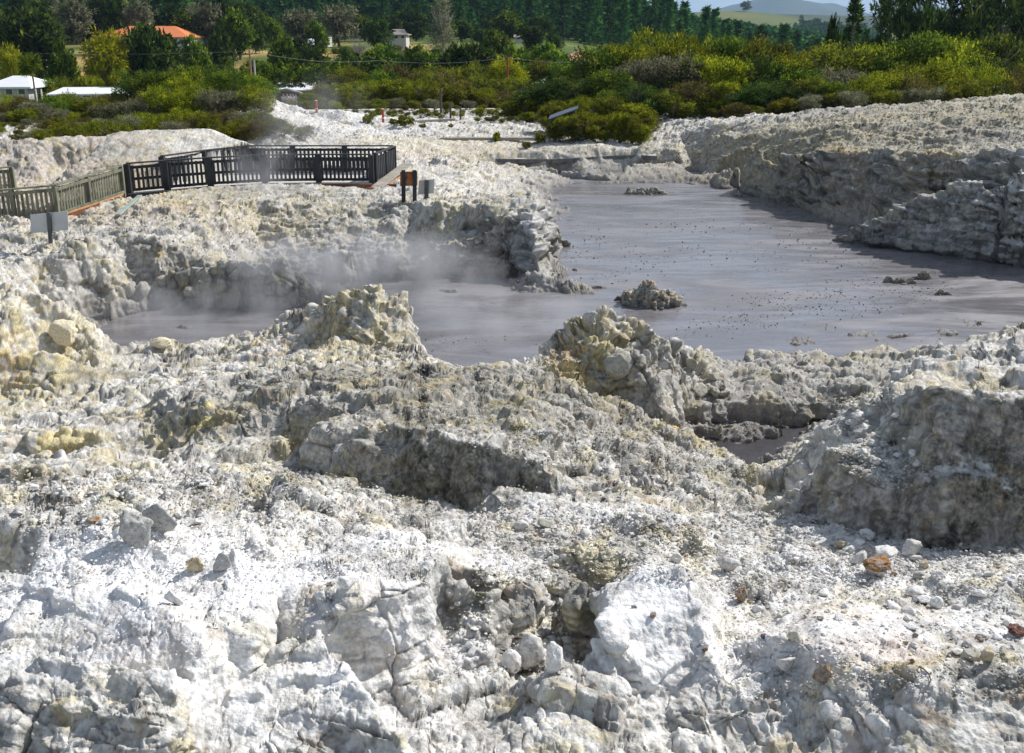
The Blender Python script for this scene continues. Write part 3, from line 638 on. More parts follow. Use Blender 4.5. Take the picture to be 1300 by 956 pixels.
me = bpy.data.meshes.new('small_mud_pool'); me.from_pydata([(2.2,13.9,.004),(6.2,13.9,.004),(6.2,17.4,.004),(2.2,17.4,.004)], [], [(0,1,2,3)]); me.update()
k = NT_('dark_mud'); p = k.pos(); k.bsdf(k.ramp(k.noise(3, 5, .6, p), [(.3,(.03,.028,.03)),(.7,(.055,.052,.055))]), .5, k.noise(6, 4, .6, p), .5, .03, .2)
tag(link('small_mud_pool', me, k.m), 'small dark mud pool in the hollow right of the central mound', kind='structure')
# ------------------------------------------------------------------ light and sky
SUN_AZ = R(55)      # clockwise from +Y, to the right and a little beyond the scene
SUN_EL = R(41)
sd = bpy.data.lights.new('sun', 'SUN'); sd.energy = 4.2; sd.angle = R(.53); sd.color = (1, .965, .92)
so = bpy.data.objects.new('sun', sd); COL.objects.link(so)
dirv = Vector((math.sin(SUN_AZ)*math.cos(SUN_EL), math.cos(SUN_AZ)*math.cos(SUN_EL), math.sin(SUN_EL)))
so.rotation_euler = dirv.to_track_quat('Z', 'Y').to_euler(); so.location = (40, 20, 60)
w = bpy.data.worlds.new('World'); scene.world = w; w.use_nodes = True; wt_ = w.node_tree; wt_.nodes.clear()
sky = wt_.nodes.new('ShaderNodeTexSky'); sky.sky_type = 'NISHITA'; sky.sun_disc = False; sky.sun_elevation = SUN_EL; sky.sun_rotation = SUN_AZ
sky.air_density = 1.0; sky.dust_density = .8; sky.ozone_density = 1.2
tc = wt_.nodes.new('ShaderNodeTexCoord'); mp = wt_.nodes.new('ShaderNodeMapping'); mp.inputs['Scale'].default_value = (1, 1, 7)
wt_.links.new(tc.outputs['Generated'], mp.inputs['Vector'])
cn = wt_.nodes.new('ShaderNodeTexNoise'); cn.inputs['Scale'].default_value = 3.2; cn.inputs['Detail'].default_value = 7; cn.inputs['Roughness'].default_value = .6
wt_.links.new(mp.outputs[0], cn.inputs['Vector'])
mr = wt_.nodes.new('ShaderNodeMapRange'); mr.inputs[1].default_value = .45; mr.inputs[2].default_value = .72; mr.inputs[4].default_value = .75
wt_.links.new(cn.outputs['Fac'], mr.inputs[0])
mx = wt_.nodes.new('ShaderNodeMix'); mx.data_type = 'RGBA'; wt_.links.new(mr.outputs[0], mx.inputs[0]); wt_.links.new(sky.outputs[0], mx.inputs[6]); mx.inputs[7].default_value = (10.5, 11, 11.8, 1)
sx = wt_.nodes.new('ShaderNodeSeparateXYZ'); wt_.links.new(tc.outputs['Generated'], sx.inputs[0])
hz = wt_.nodes.new('ShaderNodeMapRange'); hz.inputs[1].default_value = 0; hz.inputs[2].default_value = .22; hz.inputs[3].default_value = .85; hz.inputs[4].default_value = .0; wt_.links.new(sx.outputs[2], hz.inputs[0])
mh = wt_.nodes.new('ShaderNodeMix'); mh.data_type = 'RGBA'; wt_.links.new(hz.outputs[0], mh.inputs[0]); wt_.links.new(sky.outputs[0], mh.inputs[6]); mh.inputs[7].default_value = (5.6, 7.4, 9.8, 1)
wt_.links.new(mh.outputs[2], mx.inputs[6])
bgn = wt_.nodes.new('ShaderNodeBackground'); bgn.inputs['Strength'].default_value = .075; wt_.links.new(mx.outputs[2], bgn.inputs['Color'])
wo = wt_.nodes.new('ShaderNodeOutputWorld'); wt_.links.new(bgn.outputs[0], wo.inputs['Surface'])
scene.view_settings.view_transform = 'Standard'; scene.view_settings.look = 'None'; scene.view_settings.exposure = .43; scene.view_settings.gamma = 1
scene.cycles.use_denoising = True; scene.cycles.max_bounces = 6; scene.cycles.diffuse_bounces = 3; scene.cycles.glossy_bounces = 2
scene.cycles.transparent_max_bounces = 8; scene.cycles.volume_bounces = 0; scene.cycles.sample_clamp_indirect = 4
# ------------------------------------------------------------------ placing on the real surface
DEP = (CAMH-PD[...,2])/np.hypot(PD[...,0], PD[...,1])
def hit(px, py):
    d = ray(px, py); az = math.atan2(d[0], d[1]); dep = -d[2]/math.hypot(d[0], d[1])
    i = int(np.clip(np.searchsorted(cols, az), 0, NC-1)); row = DEP[i]
    j = int(np.argmax(row <= dep)); j = max(j, 1)
    return Vector(PD[i, j].tolist())
def pxm(px_, p): return px_*math.hypot(p[0], p[1])/FPX       # width in the photo -> metres at p
# ------------------------------------------------------------------ far land
fd = np.exp(np.linspace(math.log(74), math.log(14000), 330)); fa = np.linspace(R(-70), R(70), 560)
A, D = np.meshgrid(fa, fd, indexing='ij'); FX = D*np.sin(A); FY = D*np.cos(A)
FZZ = zfar(FX, FY)
q = np.stack([FX, FY, FZZ], -1).reshape(-1, 3).astype(np.float32)
FZZ = FZZ+(fbm(q, 1/60., 3, 5).reshape(FX.shape))*sstep(D, 90, 400)*1.5+fbm(q, 1/900., 4, 8).reshape(FX.shape)*sstep(D, 5000, 8000)*70
FZZ -= .05*(1-sstep(D, 74, 90))
q[:,2] = FZZ.ravel()
Dq = D.ravel()
n_a = fbm(q, 1/16., 4, 201); n_b = fbm(q, 1/4., 3, 207); n_c = fbm(q, 1/250., 3, 209)
pxq = CX+FPX*np.tan(A.ravel())
fc = rampc(.5+.5*n_b, [(.2,(.045,.075,.018)),(.5,(.085,.13,.03)),(.8,(.15,.19,.05))])
tan_ = np.clip(sstep(n_a, -.15, .25)*sstep(Dq, 100, 135)*(1-sstep(Dq, 240, 300)), 0, 1)*np.clip(sstep(pxq, -50, 100)*(1-sstep(pxq, 500, 640)), .15, 1)
fc = mixc(fc, rampc(.5+.5*n_b, [(.2,(.25,.16,.05)),(.5,(.42,.28,.10)),(.8,(.52,.37,.16))]), tan_)
fc = mixc(fc, np.array([.6,.58,.52], np.float32), (1-sstep(Dq, 80, 95)))
fc = mixc(fc, np.array([.028,.045,.018], np.float32), sstep(Dq, 320, 380)*(1-sstep(Dq, 1000, 1150)))
fc = mixc(fc, rampc(.5+.5*n_c, [(.2,(.07,.09,.03)),(.6,(.12,.145,.05)),(.9,(.19,.18,.07))]), sstep(Dq, 1100, 1200)*(1-sstep(Dq, 1850, 2100)))
fc = mixc(fc, rampc(.5+.5*n_c, [(.2,(.03,.045,.02)),(.7,(.05,.07,.03))]), sstep(Dq, 2000, 2400))
idx2 = np.arange(A.size).reshape(A.shape)
F2 = np.stack([idx2[:-1,:-1], idx2[1:,:-1], idx2[1:,1:], idx2[:-1,1:]], -1).reshape(-1, 4)
def attr_mat(name, attr, nscale=2, bump=.4, bd=.1, rough=.9):
    k = NT_(name); p = k.pos(); a = k.attr(attr); n = k.noise(nscale, 5, .65, p)
    c = k.mix(k.rng(n, .3, .5, .5, 0), a.outputs['Color'], (.02,.025,.01))
    k.bsdf(c, rough, n, bump, bd, .1); return k.m
hills = link('hills', np_mesh('hills', q, F2, True, {'alb': np.concatenate([fc, np.ones((len(q),1), np.float32)], 1)}), attr_mat('far_grass', 'alb'))
tag(hills, 'grassy land, forested hill, pasture and blue mountains behind the geothermal field', kind='structure')
bg = MB(); bg.poly([(-9000,-9000,-40),(9000,-9000,-40),(9000,14000,-40),(-9000,14000,-40)], [(0,1,2,3)])
plain = bg.build('plain', simple('plain_earth', (.12,.13,.06), .9, .3, .01)); tag(plain, 'flat lowland plain under the hills', kind='structure')
# ------------------------------------------------------------------ foliage
def leaf_mat(name, stops, trans=.42, hue=.03):
    """stops: colour ramp over the per-leaf value"""
    k = NT_(name); a = k.attr('leaf'); oi = k.n('ShaderNodeObjectInfo')
    v = k.math('ADD', a.outputs['Fac'], k.math('MULTIPLY', k.math('SUBTRACT', oi.outputs['Random'], .5), .28), clamp=True)
    c = k.ramp(v, stops)
    hs = k.n('ShaderNodeHueSaturation'); k.l(c, hs.inputs['Color']); k.l(k.math('MULTIPLY_ADD', oi.outputs['Random'], hue*1.2, .5-hue*.35), hs.inputs['Hue'])
    hs.inputs['Saturation'].default_value = 1.05
    d = k.n('ShaderNodeBsdfDiffuse'); t = k.n('ShaderNodeBsdfTranslucent'); m = k.n('ShaderNodeMixShader'); m.inputs[0].default_value = trans
    k.l(hs.outputs[0], d.inputs[0]); k.l(hs.outputs[0], t.inputs[0]); k.l(d.outputs[0], m.inputs[1]); k.l(t.outputs[0], m.inputs[2]); k.l(m.outputs[0], k.out.inputs['Surface'])
    return k.m
LM = {
 'olive': leaf_mat('olive_shrub_leaves', [(0,(.030,.034,.009)),(.3,(.10,.110,.022)),(.6,(.22,.225,.034)),(1,(.40,.37,.055))]),
 'lime': leaf_mat('lime_shrub_leaves', [(0,(.030,.045,.008)),(.35,(.14,.17,.022)),(.65,(.32,.33,.035)),(1,(.56,.50,.06))]),
 'brown': leaf_mat('brown_shrub_leaves', [(0,(.05,.045,.018)),(.4,(.13,.115,.04)),(.75,(.23,.19,.06)),(1,(.34,.25,.08))]),
 'grey': leaf_mat('grey_shrub_leaves', [(0,(0.072,0.072,0.046)),(.4,(0.174,0.174,0.104)),(.75,(0.290,0.290,0.182)),(1,(0.435,0.420,0.260))]),
 'green': leaf_mat('green_tree_leaves', [(0,(0.023,0.041,0.009)),(.4,(0.086,0.132,0.023)),(.7,(0.184,0.241,0.037)),(1,(0.333,0.380,0.057))]),
 'dark': leaf_mat('dark_tree_leaves', [(0,(0.016,0.030,0.011)),(.4,(0.051,0.084,0.024)),(.7,(0.115,0.162,0.038)),(1,(0.230,0.270,0.054))], .35),
 'gold': leaf_mat('golden_tree_leaves', [(0,(0.116,0.131,0.013)),(.4,(0.290,0.319,0.026)),(.75,(0.493,0.493,0.046)),(1,(0.667,0.609,0.078))]),
 'pine': leaf_mat('pine_needles', [(0,(0.031,0.068,0.031)),(.5,(0.068,0.153,0.060)),(.8,(0.135,0.260,0.082)),(1,(0.229,0.381,0.102))], .12),
}
BARK = simple('grey_bark', (.16,.13,.10), .9, .4, 4, .5)
TWIG = simple('dead_grey_twigs', (.30,.28,.26), .9, .3, 6, .3)
def leaf_cloud(blobs, n, ln, wd, seed, up=.45, clump=26, csig=.10, shell=.55, flat=0):
    """blobs: rows cx,cy,cz,rx,ry,rz -> (V, F, leaf value)"""
    r = np.random.default_rng(seed); B = np.array(blobs, float)
    vol = (B[:,3]*B[:,4]*B[:,5])**(2/3.); nc = max(1, n//clump)
    bi = r.choice(len(B), nc, p=vol/vol.sum())
    u = r.normal(size=(nc,3)); u /= np.linalg.norm(u, axis=1)[:,None]; rad = shell+(1-shell)*r.random(nc)**.6
    rad *= 1+.16*r.normal(size=nc)*(r.random(nc) < .35)
    c = B[bi,:3]+u*rad[:,None]*B[bi,3:]
    cv_ = np.clip(r.normal(.42, .26, nc), 0, 1)
    ci = np.repeat(np.arange(nc), clump); m = len(ci); sz = B[bi[ci],3:].mean(1)
    p = c[ci]+r.normal(size=(m,3))*(csig*sz)[:,None]
    a = u[ci]*.7+np.array([0,0,up])+r.normal(size=(m,3))*.45; a /= np.linalg.norm(a, axis=1)[:,None]
    b = np.cross(a, r.normal(size=(m,3))); b /= np.linalg.norm(b, axis=1)[:,None]+1e-9
    l = ln*(.6+.8*r.random(m))[:,None]; w_ = wd*(.6+.8*r.random(m))[:,None]
    V = np.stack([p, p+a*l*.5+b*w_*.5, p+a*l, p+a*l*.5-b*w_*.5], 1).reshape(-1, 3)
    V[:,2] = np.maximum(V[:,2], .02)
    F_ = np.arange(m*4).reshape(-1, 4)
    val = np.clip(cv_[ci]+r.normal(size=m)*.13, 0, 1)
    return V, F_, np.repeat(val, 4)
def twig_mesh(seed, h, rad, n, thick=.02, spread=.9, sub=3):
    r = random.Random(seed); mb = MB()
    for i in range(n):
        a = r.uniform(0, 6.283); p = Vector((r.uniform(-.1,.1)*rad, r.uniform(-.1,.1)*rad, 0)); d = Vector((math.cos(a)*spread, math.sin(a)*spread, r.uniform(.6,1.3))).normalized()
        pts_ = [p.copy()]; ll = h*r.uniform(.6,1.0)
        for s_ in range(5):
            d = (d+Vector((r.uniform(-.3,.3), r.uniform(-.3,.3), r.uniform(-.05,.25)))).normalized(); p = p+d*ll/5; pts_.append(p.copy())
            if s_ >= 1:
                for _ in range(sub):
                    e = (d+Vector((r.uniform(-.9,.9), r.uniform(-.9,.9), r.uniform(-.2,.8)))).normalized(); q1 = p+e*ll*.16; q2 = q1+(e+Vector((r.uniform(-.5,.5), r.uniform(-.5,.5), .3))).normalized()*ll*.13
                    mb.tube([p, q1, q2], [thick*.4, thick*.28, thick*.12], 3)
        mb.tube(pts_, [thick*(1-.15*k_) for k_ in range(6)], 4)
    return mb
def trunk_mesh(seed, h, r0, n=5, crown_r=1.0):
    r = random.Random(seed); mb = MB()
    base = [Vector((0,0,-.3)), Vector((r.uniform(-.05,.05)*h, r.uniform(-.05,.05)*h, h*.35)), Vector((r.uniform(-.08,.08)*h, r.uniform(-.08,.08)*h, h*.8))]
    mb.tube(base, [r0, r0*.75, r0*.3], 7)
    for i in range(n):
        a = 6.283*i/n+r.uniform(-.4,.4); s0 = base[1].lerp(base[2], r.uniform(-.3,.6)); e = Vector((math.cos(a)*crown_r*.6, math.sin(a)*crown_r*.6, h*r.uniform(.7,.95)))
        mb.tube([s0, s0.lerp(e, .5)+Vector((0,0,-.06*h)), e], [r0*.45, r0*.3, r0*.1], 5)
    return mb
def crown_blobs(seed, w, h, n, base=.1, irregular=.35):
    r = random.Random(seed); out = []
    for i in range(n):
        t = r.random(); z = h*(base+(1-base)*(.15+.7*t)); ww = w*math.sqrt(max(.05, 1-((t-.35)/.75)**2))
        a = r.uniform(0, 6.283); q_ = r.uniform(.25, .8)*ww; s_ = r.uniform(.26, .46)*min(w, h*.7)*(1+irregular*r.uniform(-1,1))
        out.append((math.cos(a)*q_, math.sin(a)*q_, z, s_, s_, s_*.8))
    out.append((0,0,h*.5,w*.6,w*.6,h*.38))
    return out
PROTO = {}
def plant_parts(kind, root):
    """children of one plant; mesh data is shared between copies"""
    for nm, me in PROTO[kind]:
        o = bpy.data.objects.new(nm, me); COL.objects.link(o); o.parent = root
def proto(kind, parts):
    """bring the crown to radius 1 and height 1"""
    def co(me):
        a = np.empty(len(me.vertices)*3, np.float32); me.vertices.foreach_get('co', a); return a.reshape(-1, 3)
    c = np.concatenate([co(me) for nm, me in parts if nm == 'crown' or len(parts) == 1]); rad = np.percentile(np.hypot(c[:,0], c[:,1]), 97); top = np.percentile(c[:,2], 99.5)
    for nm, me in parts:
        a = co(me); a[:,:2] /= rad; a[:,2] /= top; me.vertices.foreach_set('co', a.ravel()); me.update()
    PROTO[kind] = parts
def mesh_of(mb, name, mat):
    me = bpy.data.meshes.new(name); me.from_pydata(mb.v, [], mb.f); me.materials.append(mat); me.update(); me.polygons.foreach_set('use_smooth', [True]*len(me.polygons)); return me
def cloud_me(name, mat, *a, **k):
    V, F_, v = leaf_cloud(*a, **k); me = np_mesh(name, V, F_, False, {'leaf': v}); me.materials.append(mat); return me
# feathery shrubs, unit size: radius 1, height ~1.7
for i, (col, n) in enumerate([('olive',15000),('olive',15000),('lime',15000),('lime',15000),('brown',12000),('grey',10000),('green',14000),('dark',14000)]):
    bl_ = crown_blobs(100+i, 1.0, 1.75, 12, .06, .5)
    proto('shrub%d' % i, [('crown', cloud_me('crown', LM[col], bl_, n, .085, .026, 100+i, up=.6, clump=26, csig=.15, shell=.58)), ('trunk', mesh_of(twig_mesh(50+i, 1.5, 1, 7, .03), 'trunk', BARK))])
# low tufty shrubs for the pale ground
proto('lowshrub', [('crown', cloud_me('crown', LM['lime'], crown_blobs(130, 1.0, 1.0, 8, .02, .4), 4500, .14, .04, 131, up=.8, clump=20)), ('trunk', mesh_of(twig_mesh(60, .8, 1, 5, .03), 'trunk', BARK))])
proto('drygrass', [('crown', cloud_me('crown', LM['brown'], [(0,0,.35,.7,.7,.4)], 2200, .5, .02, 133, up=1.3, clump=20))])
proto('deadshrub', [('branch', mesh_of(twig_mesh(70, 1.2, 1, 16, .022, 1.1, 4), 'branch', TWIG))])
# broad-leaved trees unit: radius 1, height ~2.3
for i, (col, n) in enumerate([('green',8000),('dark',8000),('gold',9000),('grey',5000),('dark',9000)]):
    bl_ = crown_blobs(200+i, 1.0, 2.2, 16, .22, .5)
    proto('tree%d' % i, [('crown', cloud_me('crown', LM[col], bl_, n, .14 if col != 'gold' else .16, .075 if col != 'gold' else .03, 200+i, up=.2 if col != 'gold' else -.1, clump=18, csig=.15, shell=.62)), ('trunk', mesh_of(trunk_mesh(220+i, 1.6, .09, 6, 1.0), 'trunk', BARK))])
proto('baretree', [('trunk', mesh_of(trunk_mesh(240, 1.8, .07, 8, .9), 'trunk', TWIG)), ('crown', mesh_of(twig_mesh(241, 2.1, 1, 22, .02, .75, 4), 'crown', TWIG))])
bl_ = [(.12*math.sin(k_*2.1), .12*math.cos(k_*1.7), .9+k_*.42, .55-.03*k_, .55-.03*k_, .42) for k_ in range(9)]
proto('poplar', [('crown', cloud_me('crown', LM['grey'], bl_, 3600, .12, .05, 250, up=.6, clump=12, csig=.22)), ('trunk', mesh_of(trunk_mesh(251, 4.4, .07, 14, .8), 'trunk', simple('pale_bark', (.45,.42,.36), .9, .2, 5)))])
def conifer(seed, h, w, levels, nb, ln, wd, per, gap=0.0, trunkr=.02):
    r = np.random.default_rng(seed); V = []; val = []; n = 0
    for L_ in range(levels):
        t = (L_+.5)/levels; z0 = h*(.06+.92*t); rr_ = w*(1-t)**.85*(.8+.35*r.random())+.03*w
        for b_ in range(nb):
            if r.random() < gap: continue
            a = 6.283*(b_+r.random()*.8)/nb; R_ = rr_*(.7+.45*r.random()); cvv = np.clip(r.normal(.5, .22), 0, 1)
            s = r.random(per)**.7; c0 = np.stack([np.cos(a)*R_*s, np.sin(a)*R_*s, z0+R_*s*(.22-.38*s)+h*.012*r.normal(size=per)], 1)
            d = np.stack([np.cos(a+r.normal(size=per)*.7), np.sin(a+r.normal(size=per)*.7), .25+.3*r.normal(size=per)], 1); d /= np.linalg.norm(d, axis=1)[:,None]
            e = np.cross(d, r.normal(size=(per,3))); e /= np.linalg.norm(e, axis=1)[:,None]
            l = ln*(.6+.8*r.random(per))[:,None]; w_ = wd*(.6+.8*r.random(per))[:,None]
            V.append(np.stack([c0-d*l*.2, c0+d*l*.3+e*w_*.5, c0+d*l, c0+d*l*.3-e*w_*.5], 1).reshape(-1,3)); val.append(np.repeat(np.clip(cvv+r.normal(size=per)*.15, 0, 1), 4))
    V = np.concatenate(V); return V, np.arange(len(V)).reshape(-1,4), np.concatenate(val)
for i in range(3):
    V, F_, v = conifer(300+i, 1.0, .17+.03*i, 15, 8, .075, .034, 7)
    me = np_mesh('crown', V, F_, False, {'leaf': v}); me.materials.append(LM['pine'])
    tm = MB(); tm.tube([(0,0,-.03),(0,0,.5),(0,0,.95)], [.014,.009,.002], 6)
    proto('pine%d' % i, [('crown', me), ('trunk', mesh_of(tm, 'trunk', BARK))])
V, F_, v = conifer(310, 1.0, .30, 15, 7, .05, .018, 34, .22)
me = np_mesh('crown', V, F_, False, {'leaf': v}); me.materials.append(LM['dark'])
tm = MB(); tm.tube([(0,0,-.03),(0,0,.5),(0,0,.98)], [.02,.012,.003], 7)
proto('openpine', [('crown', me), ('trunk', mesh_of(tm, 'trunk', BARK))])
# broad old pines: tufts on wide limbs
for i in range(2):
    r = random.Random(320+i); bl_ = []
    for k_ in range(34):
        a = r.uniform(0, 6.283); z = r.uniform(.55, 2.5); q_ = (1.15-.3*abs(z-1.3))*r.uniform(.25, 1.0); s_ = r.uniform(.14, .30); bl_.append((math.cos(a)*q_, math.sin(a)*q_, z, s_*1.3, s_*1.3, s_*.7))
    proto('oldpine%d' % i, [('crown', cloud_me('crown', LM['dark'], bl_, 14000, .13, .030, 330+i, up=.5, clump=20, csig=.20, shell=.5)), ('trunk', mesh_of(trunk_mesh(340+i, 2.5, .08, 14, 1.2), 'trunk', BARK))])
def plant(kind, name, x, y, s, sz=None, z=None, rz=None, label=None, cat='shrub', group=None):
    z = float(hbase(x, y)) if z is None else z
    e = empty(name, (x, y, z), random.uniform(0, 6.283) if rz is None else rz); e.scale = (s, s, sz or s)
    plant_parts(kind, e); tag(e, label, cat, group); return e
def at_px(px, d): t = ray(px, HOR); return t[0]/t[1]*d, d
def by_px(kind, name, px, dist, ytop, wpx, unit_h, unit_r=1.0, **k):
    """plant whose top reaches photo row ytop, crown width wpx"""
    x, y = at_px(px, dist); z0 = k.pop('z0', None); z0 = float(hbase(x, y)) if z0 is None else z0
    top = WD(px, ytop, y)[2]; hgt = max(.3, top-z0); s = min(wpx/2*dist/FPX, hgt*.95) if 'shrub' in kind else wpx/2*dist/FPX
    return plant(kind, name, x, y, s, hgt, z0, **k)
rb = random.Random(5)
def thicket(pxs, tops, d, n, kinds, wpx, label, group, jitter=2.0, drop=0, name='shrub'):
    n = int(n*1.45)
    for i in range(n):
        px = pxs[0]+(pxs[-1]-pxs[0])*(i+rb.uniform(.2,.8))/n; dd = d+rb.uniform(-jitter, jitter)
        yt = float(np.interp(px, pxs, tops))+(rb.uniform(-7, 12) if wpx > 60 else rb.uniform(-3, 6))+drop
        by_px('shrub%d' % rb.choice(kinds), name, px, dd, yt, wpx*rb.uniform(.8, 1.35), 1.9, label=label, group=group)
GR = 'shrubs massed behind the right side of the pool'
lab = 'olive and lime feathery shrub in the dense thicket beyond the right bank'
thicket([690,740,790,830,860,900,930,960,1000,1050,1100,1150,1200,1250,1330], [100,80,52,42,48,58,40,48,58,64,60,50,54,50,46], 78, 14, [0,6,2,3,7,0,2], 112, lab, GR)
thicket([690,760,830,900,960,1040,1100,1180,1250,1330], [105,95,75,75,70,85,85,82,80,72], 70, 14, [0,7,2,3,6,5,0], 92, lab, GR)
thicket([700,760,830,900,960,1040,1100,1180,1250,1330], [128,122,110,112,105,108,105,100,92,82], 65, 18, [0,7,2,4,3,6,0], 66, lab, GR, 1.0)
thicket([700,740,790,832], [150,144,142,158], 55.6, 6, [2,0,3,1], 44, lab, GR, .3)
thicket([690,740,790,835], [134,126,124,142], 59, 6, [0,2,3,1], 56, lab, GR, .5)
lab2 = 'low olive shrub at the front foot of the right thicket'
thicket([700,740,790,835], [148,138,140,150], 60, 7, [2,2,1,3], 46, lab2, 'low shrubs fronting the right thicket', .6)
thicket([900,980,1060,1130,1200,1290], [138,128,118,112,108,100], 63, 9, [4,5,1,0,1], 56, 'brownish grey shrub behind the crest of the right bank', 'brownish shrubs behind the right bank', .6)
GM = 'manuka shrubs massed across the middle'
lab = 'olive brown rounded shrub in the thicket across the middle distance'
thicket([425,500,600,690], [138,140,138,140], 70, 12, [0,1,2,3,0], 40, lab, GM, .8)
thicket([600,650,690], [150,146,142], 65.5, 6, [2,0,3], 36, lab, GM, .5)
thicket([395,430,480,550,620,700], [112,88,84,88,98,104], 96, 12, [0,6,4,0,7], 58, lab, GM)
thicket([360,420,480,550,620,690], [128,105,100,104,110,118], 86, 12, [0,1,4,0,2], 56, lab, GM)
thicket([400,460,530,600,690], [132,125,128,130,132], 77, 12, [1,0,4,5,2], 46, lab, GM, 1.0)
thicket([430,500,560,610], [146,146,145,142], 72, 7, [2,0,3], 34, 'low lime shrub at the edge of the pale flat', 'low lime shrubs beside the pale flat', .6)
thicket([640,690], [130,128], 68, 3, [2,3], 44, 'low lime shrub beside the timber path', 'low shrubs beside the timber path', .6)
GL = 'shrubs massed on the left bank'
lab = 'olive feathery shrub in the thicket on the left bank above the fence'
thicket([-30,40,90,130], [170,166,164,162], 42.3, 6, [2,1,0,5], 40, lab, GL, .4)
thicket([-30,60,110,170,230], [168,160,156,150,152], 45, 8, [2,1,0,5], 50, lab, GL, .6)
thicket([-30,60,130,200,280,330], [160,154,150,146,142,152], 48.5, 10, [2,1,4,5,0], 52, lab, GL, .8)
thicket([-30,60,130,180,230,280,312,335], [126,122,114,98,90,88,94,118], 62, 13, [0,7,2,4,6], 72, lab, GL)
thicket([-30,60,130,180,250,310,340], [140,134,130,118,112,116,140], 57, 13, [0,1,4,5,2], 66, lab, GL, 1.2)
thicket([-30,60,130,200,280,345], [154,148,146,142,138,146], 52, 12, [2,1,4,5,0], 56, lab, GL, .8)
by_px('shrub0', 'shrub', 350, 49, 150, 52, 1.9, label='dusty olive shrub at the right end of the left bank thicket', group=None)
by_px('shrub5', 'shrub', 378, 50, 160, 40, 1.9, label='small grey green shrub beside the dusty olive one above the fence')
for px, d, yt, w in [(15,48.5,168,55),(45,48,170,50),(72,45.5,184,36),(100,48.5,165,44),(140,49,160,50),(172,49.5,158,50),(200,50,158,40)]:
    by_px('deadshrub', 'dead_shrub', px, d, yt, w, 1.2, label='bare grey dead shrub on the edge of the left bank', cat='dead shrub', group='bare dead shrubs along the left bank')
for px, py, w, h in [(466,158,16,11),(514,160,22,14),(500,160,14,8),(630,180,14,12),(668,189,13,10),(473,150,10,8),(685,182,16,14),(536,163,9,5),(572,162,8,5)]:
    p = hit(px, py); s = pxm(w/2, p)
    plant('lowshrub' if px != 668 else 'drygrass', 'shrub' if px != 668 else 'grass_tuft', p.x, p.y, s, pxm(h, p), p.z-.03, label={668:'round dry brown tuft beside the timber path',514:'largest low yellow green shrub on the pale flat',466:'low yellow green shrub left of the red marker post',630:'low green shrub growing at the left end of the timber path'}.get(px, 'small low yellow green shrub on the pale flat'), cat='shrub', group=None if px in (668,514,466,630) else 'small low shrubs on the pale flat')
thicket([560,620,680,740,800], [74,70,66,70,66], 150, 13, [2,6,3,0], 46, 'bright green scrub bush on the slope above the middle thicket', 'scrub bushes on the slope')
thicket([560,620,680,740], [88,84,80,84], 122, 10, [2,6,3,0], 50, 'bright green scrub bush on the slope above the middle thicket', 'scrub bushes on the slope')
thicket([400,450,500,560], [76,72,70,70], 165, 10, [6,0,2,6], 44, 'bright green scrub bush on the slope above the middle thicket', 'scrub bushes on the slope')
thicket([400,470,540,600,680], [62,60,60,62,58], 205, 13, [6,6,2,0], 36, 'small green bush below the plantation forest', 'small green bushes below the forest', 6)
thicket([-20,40,100,170,215], [104,100,96,90,90], 96, 9, [6,2,3,0], 44, 'green scrub bush behind the left bank thicket', 'scrub bushes behind the left bank')
for i in range(17):
    by_px(['tree0','tree1','tree4','tree3'][i*7 % 4], 'broadleaf_tree', -10+i*21+rb.uniform(-6,6), 238+rb.uniform(-12,14), rb.uniform(-6, 16), rb.uniform(34, 50), 2.35, label='tall green tree in the belt behind the orange roofed house', cat='tree', group='tree belt behind the orange roofed house')
for i in range(12):
    by_px(['tree4','tree0','tree1'][i % 3], 'broadleaf_tree', 350+i*30+rb.uniform(-8,8), 275+rb.uniform(-12,14), rb.uniform(14, 30), rb.uniform(26, 40), 2.35, label='dark green tree at the foot of the plantation forest', cat='tree', group='trees at the foot of the forest')
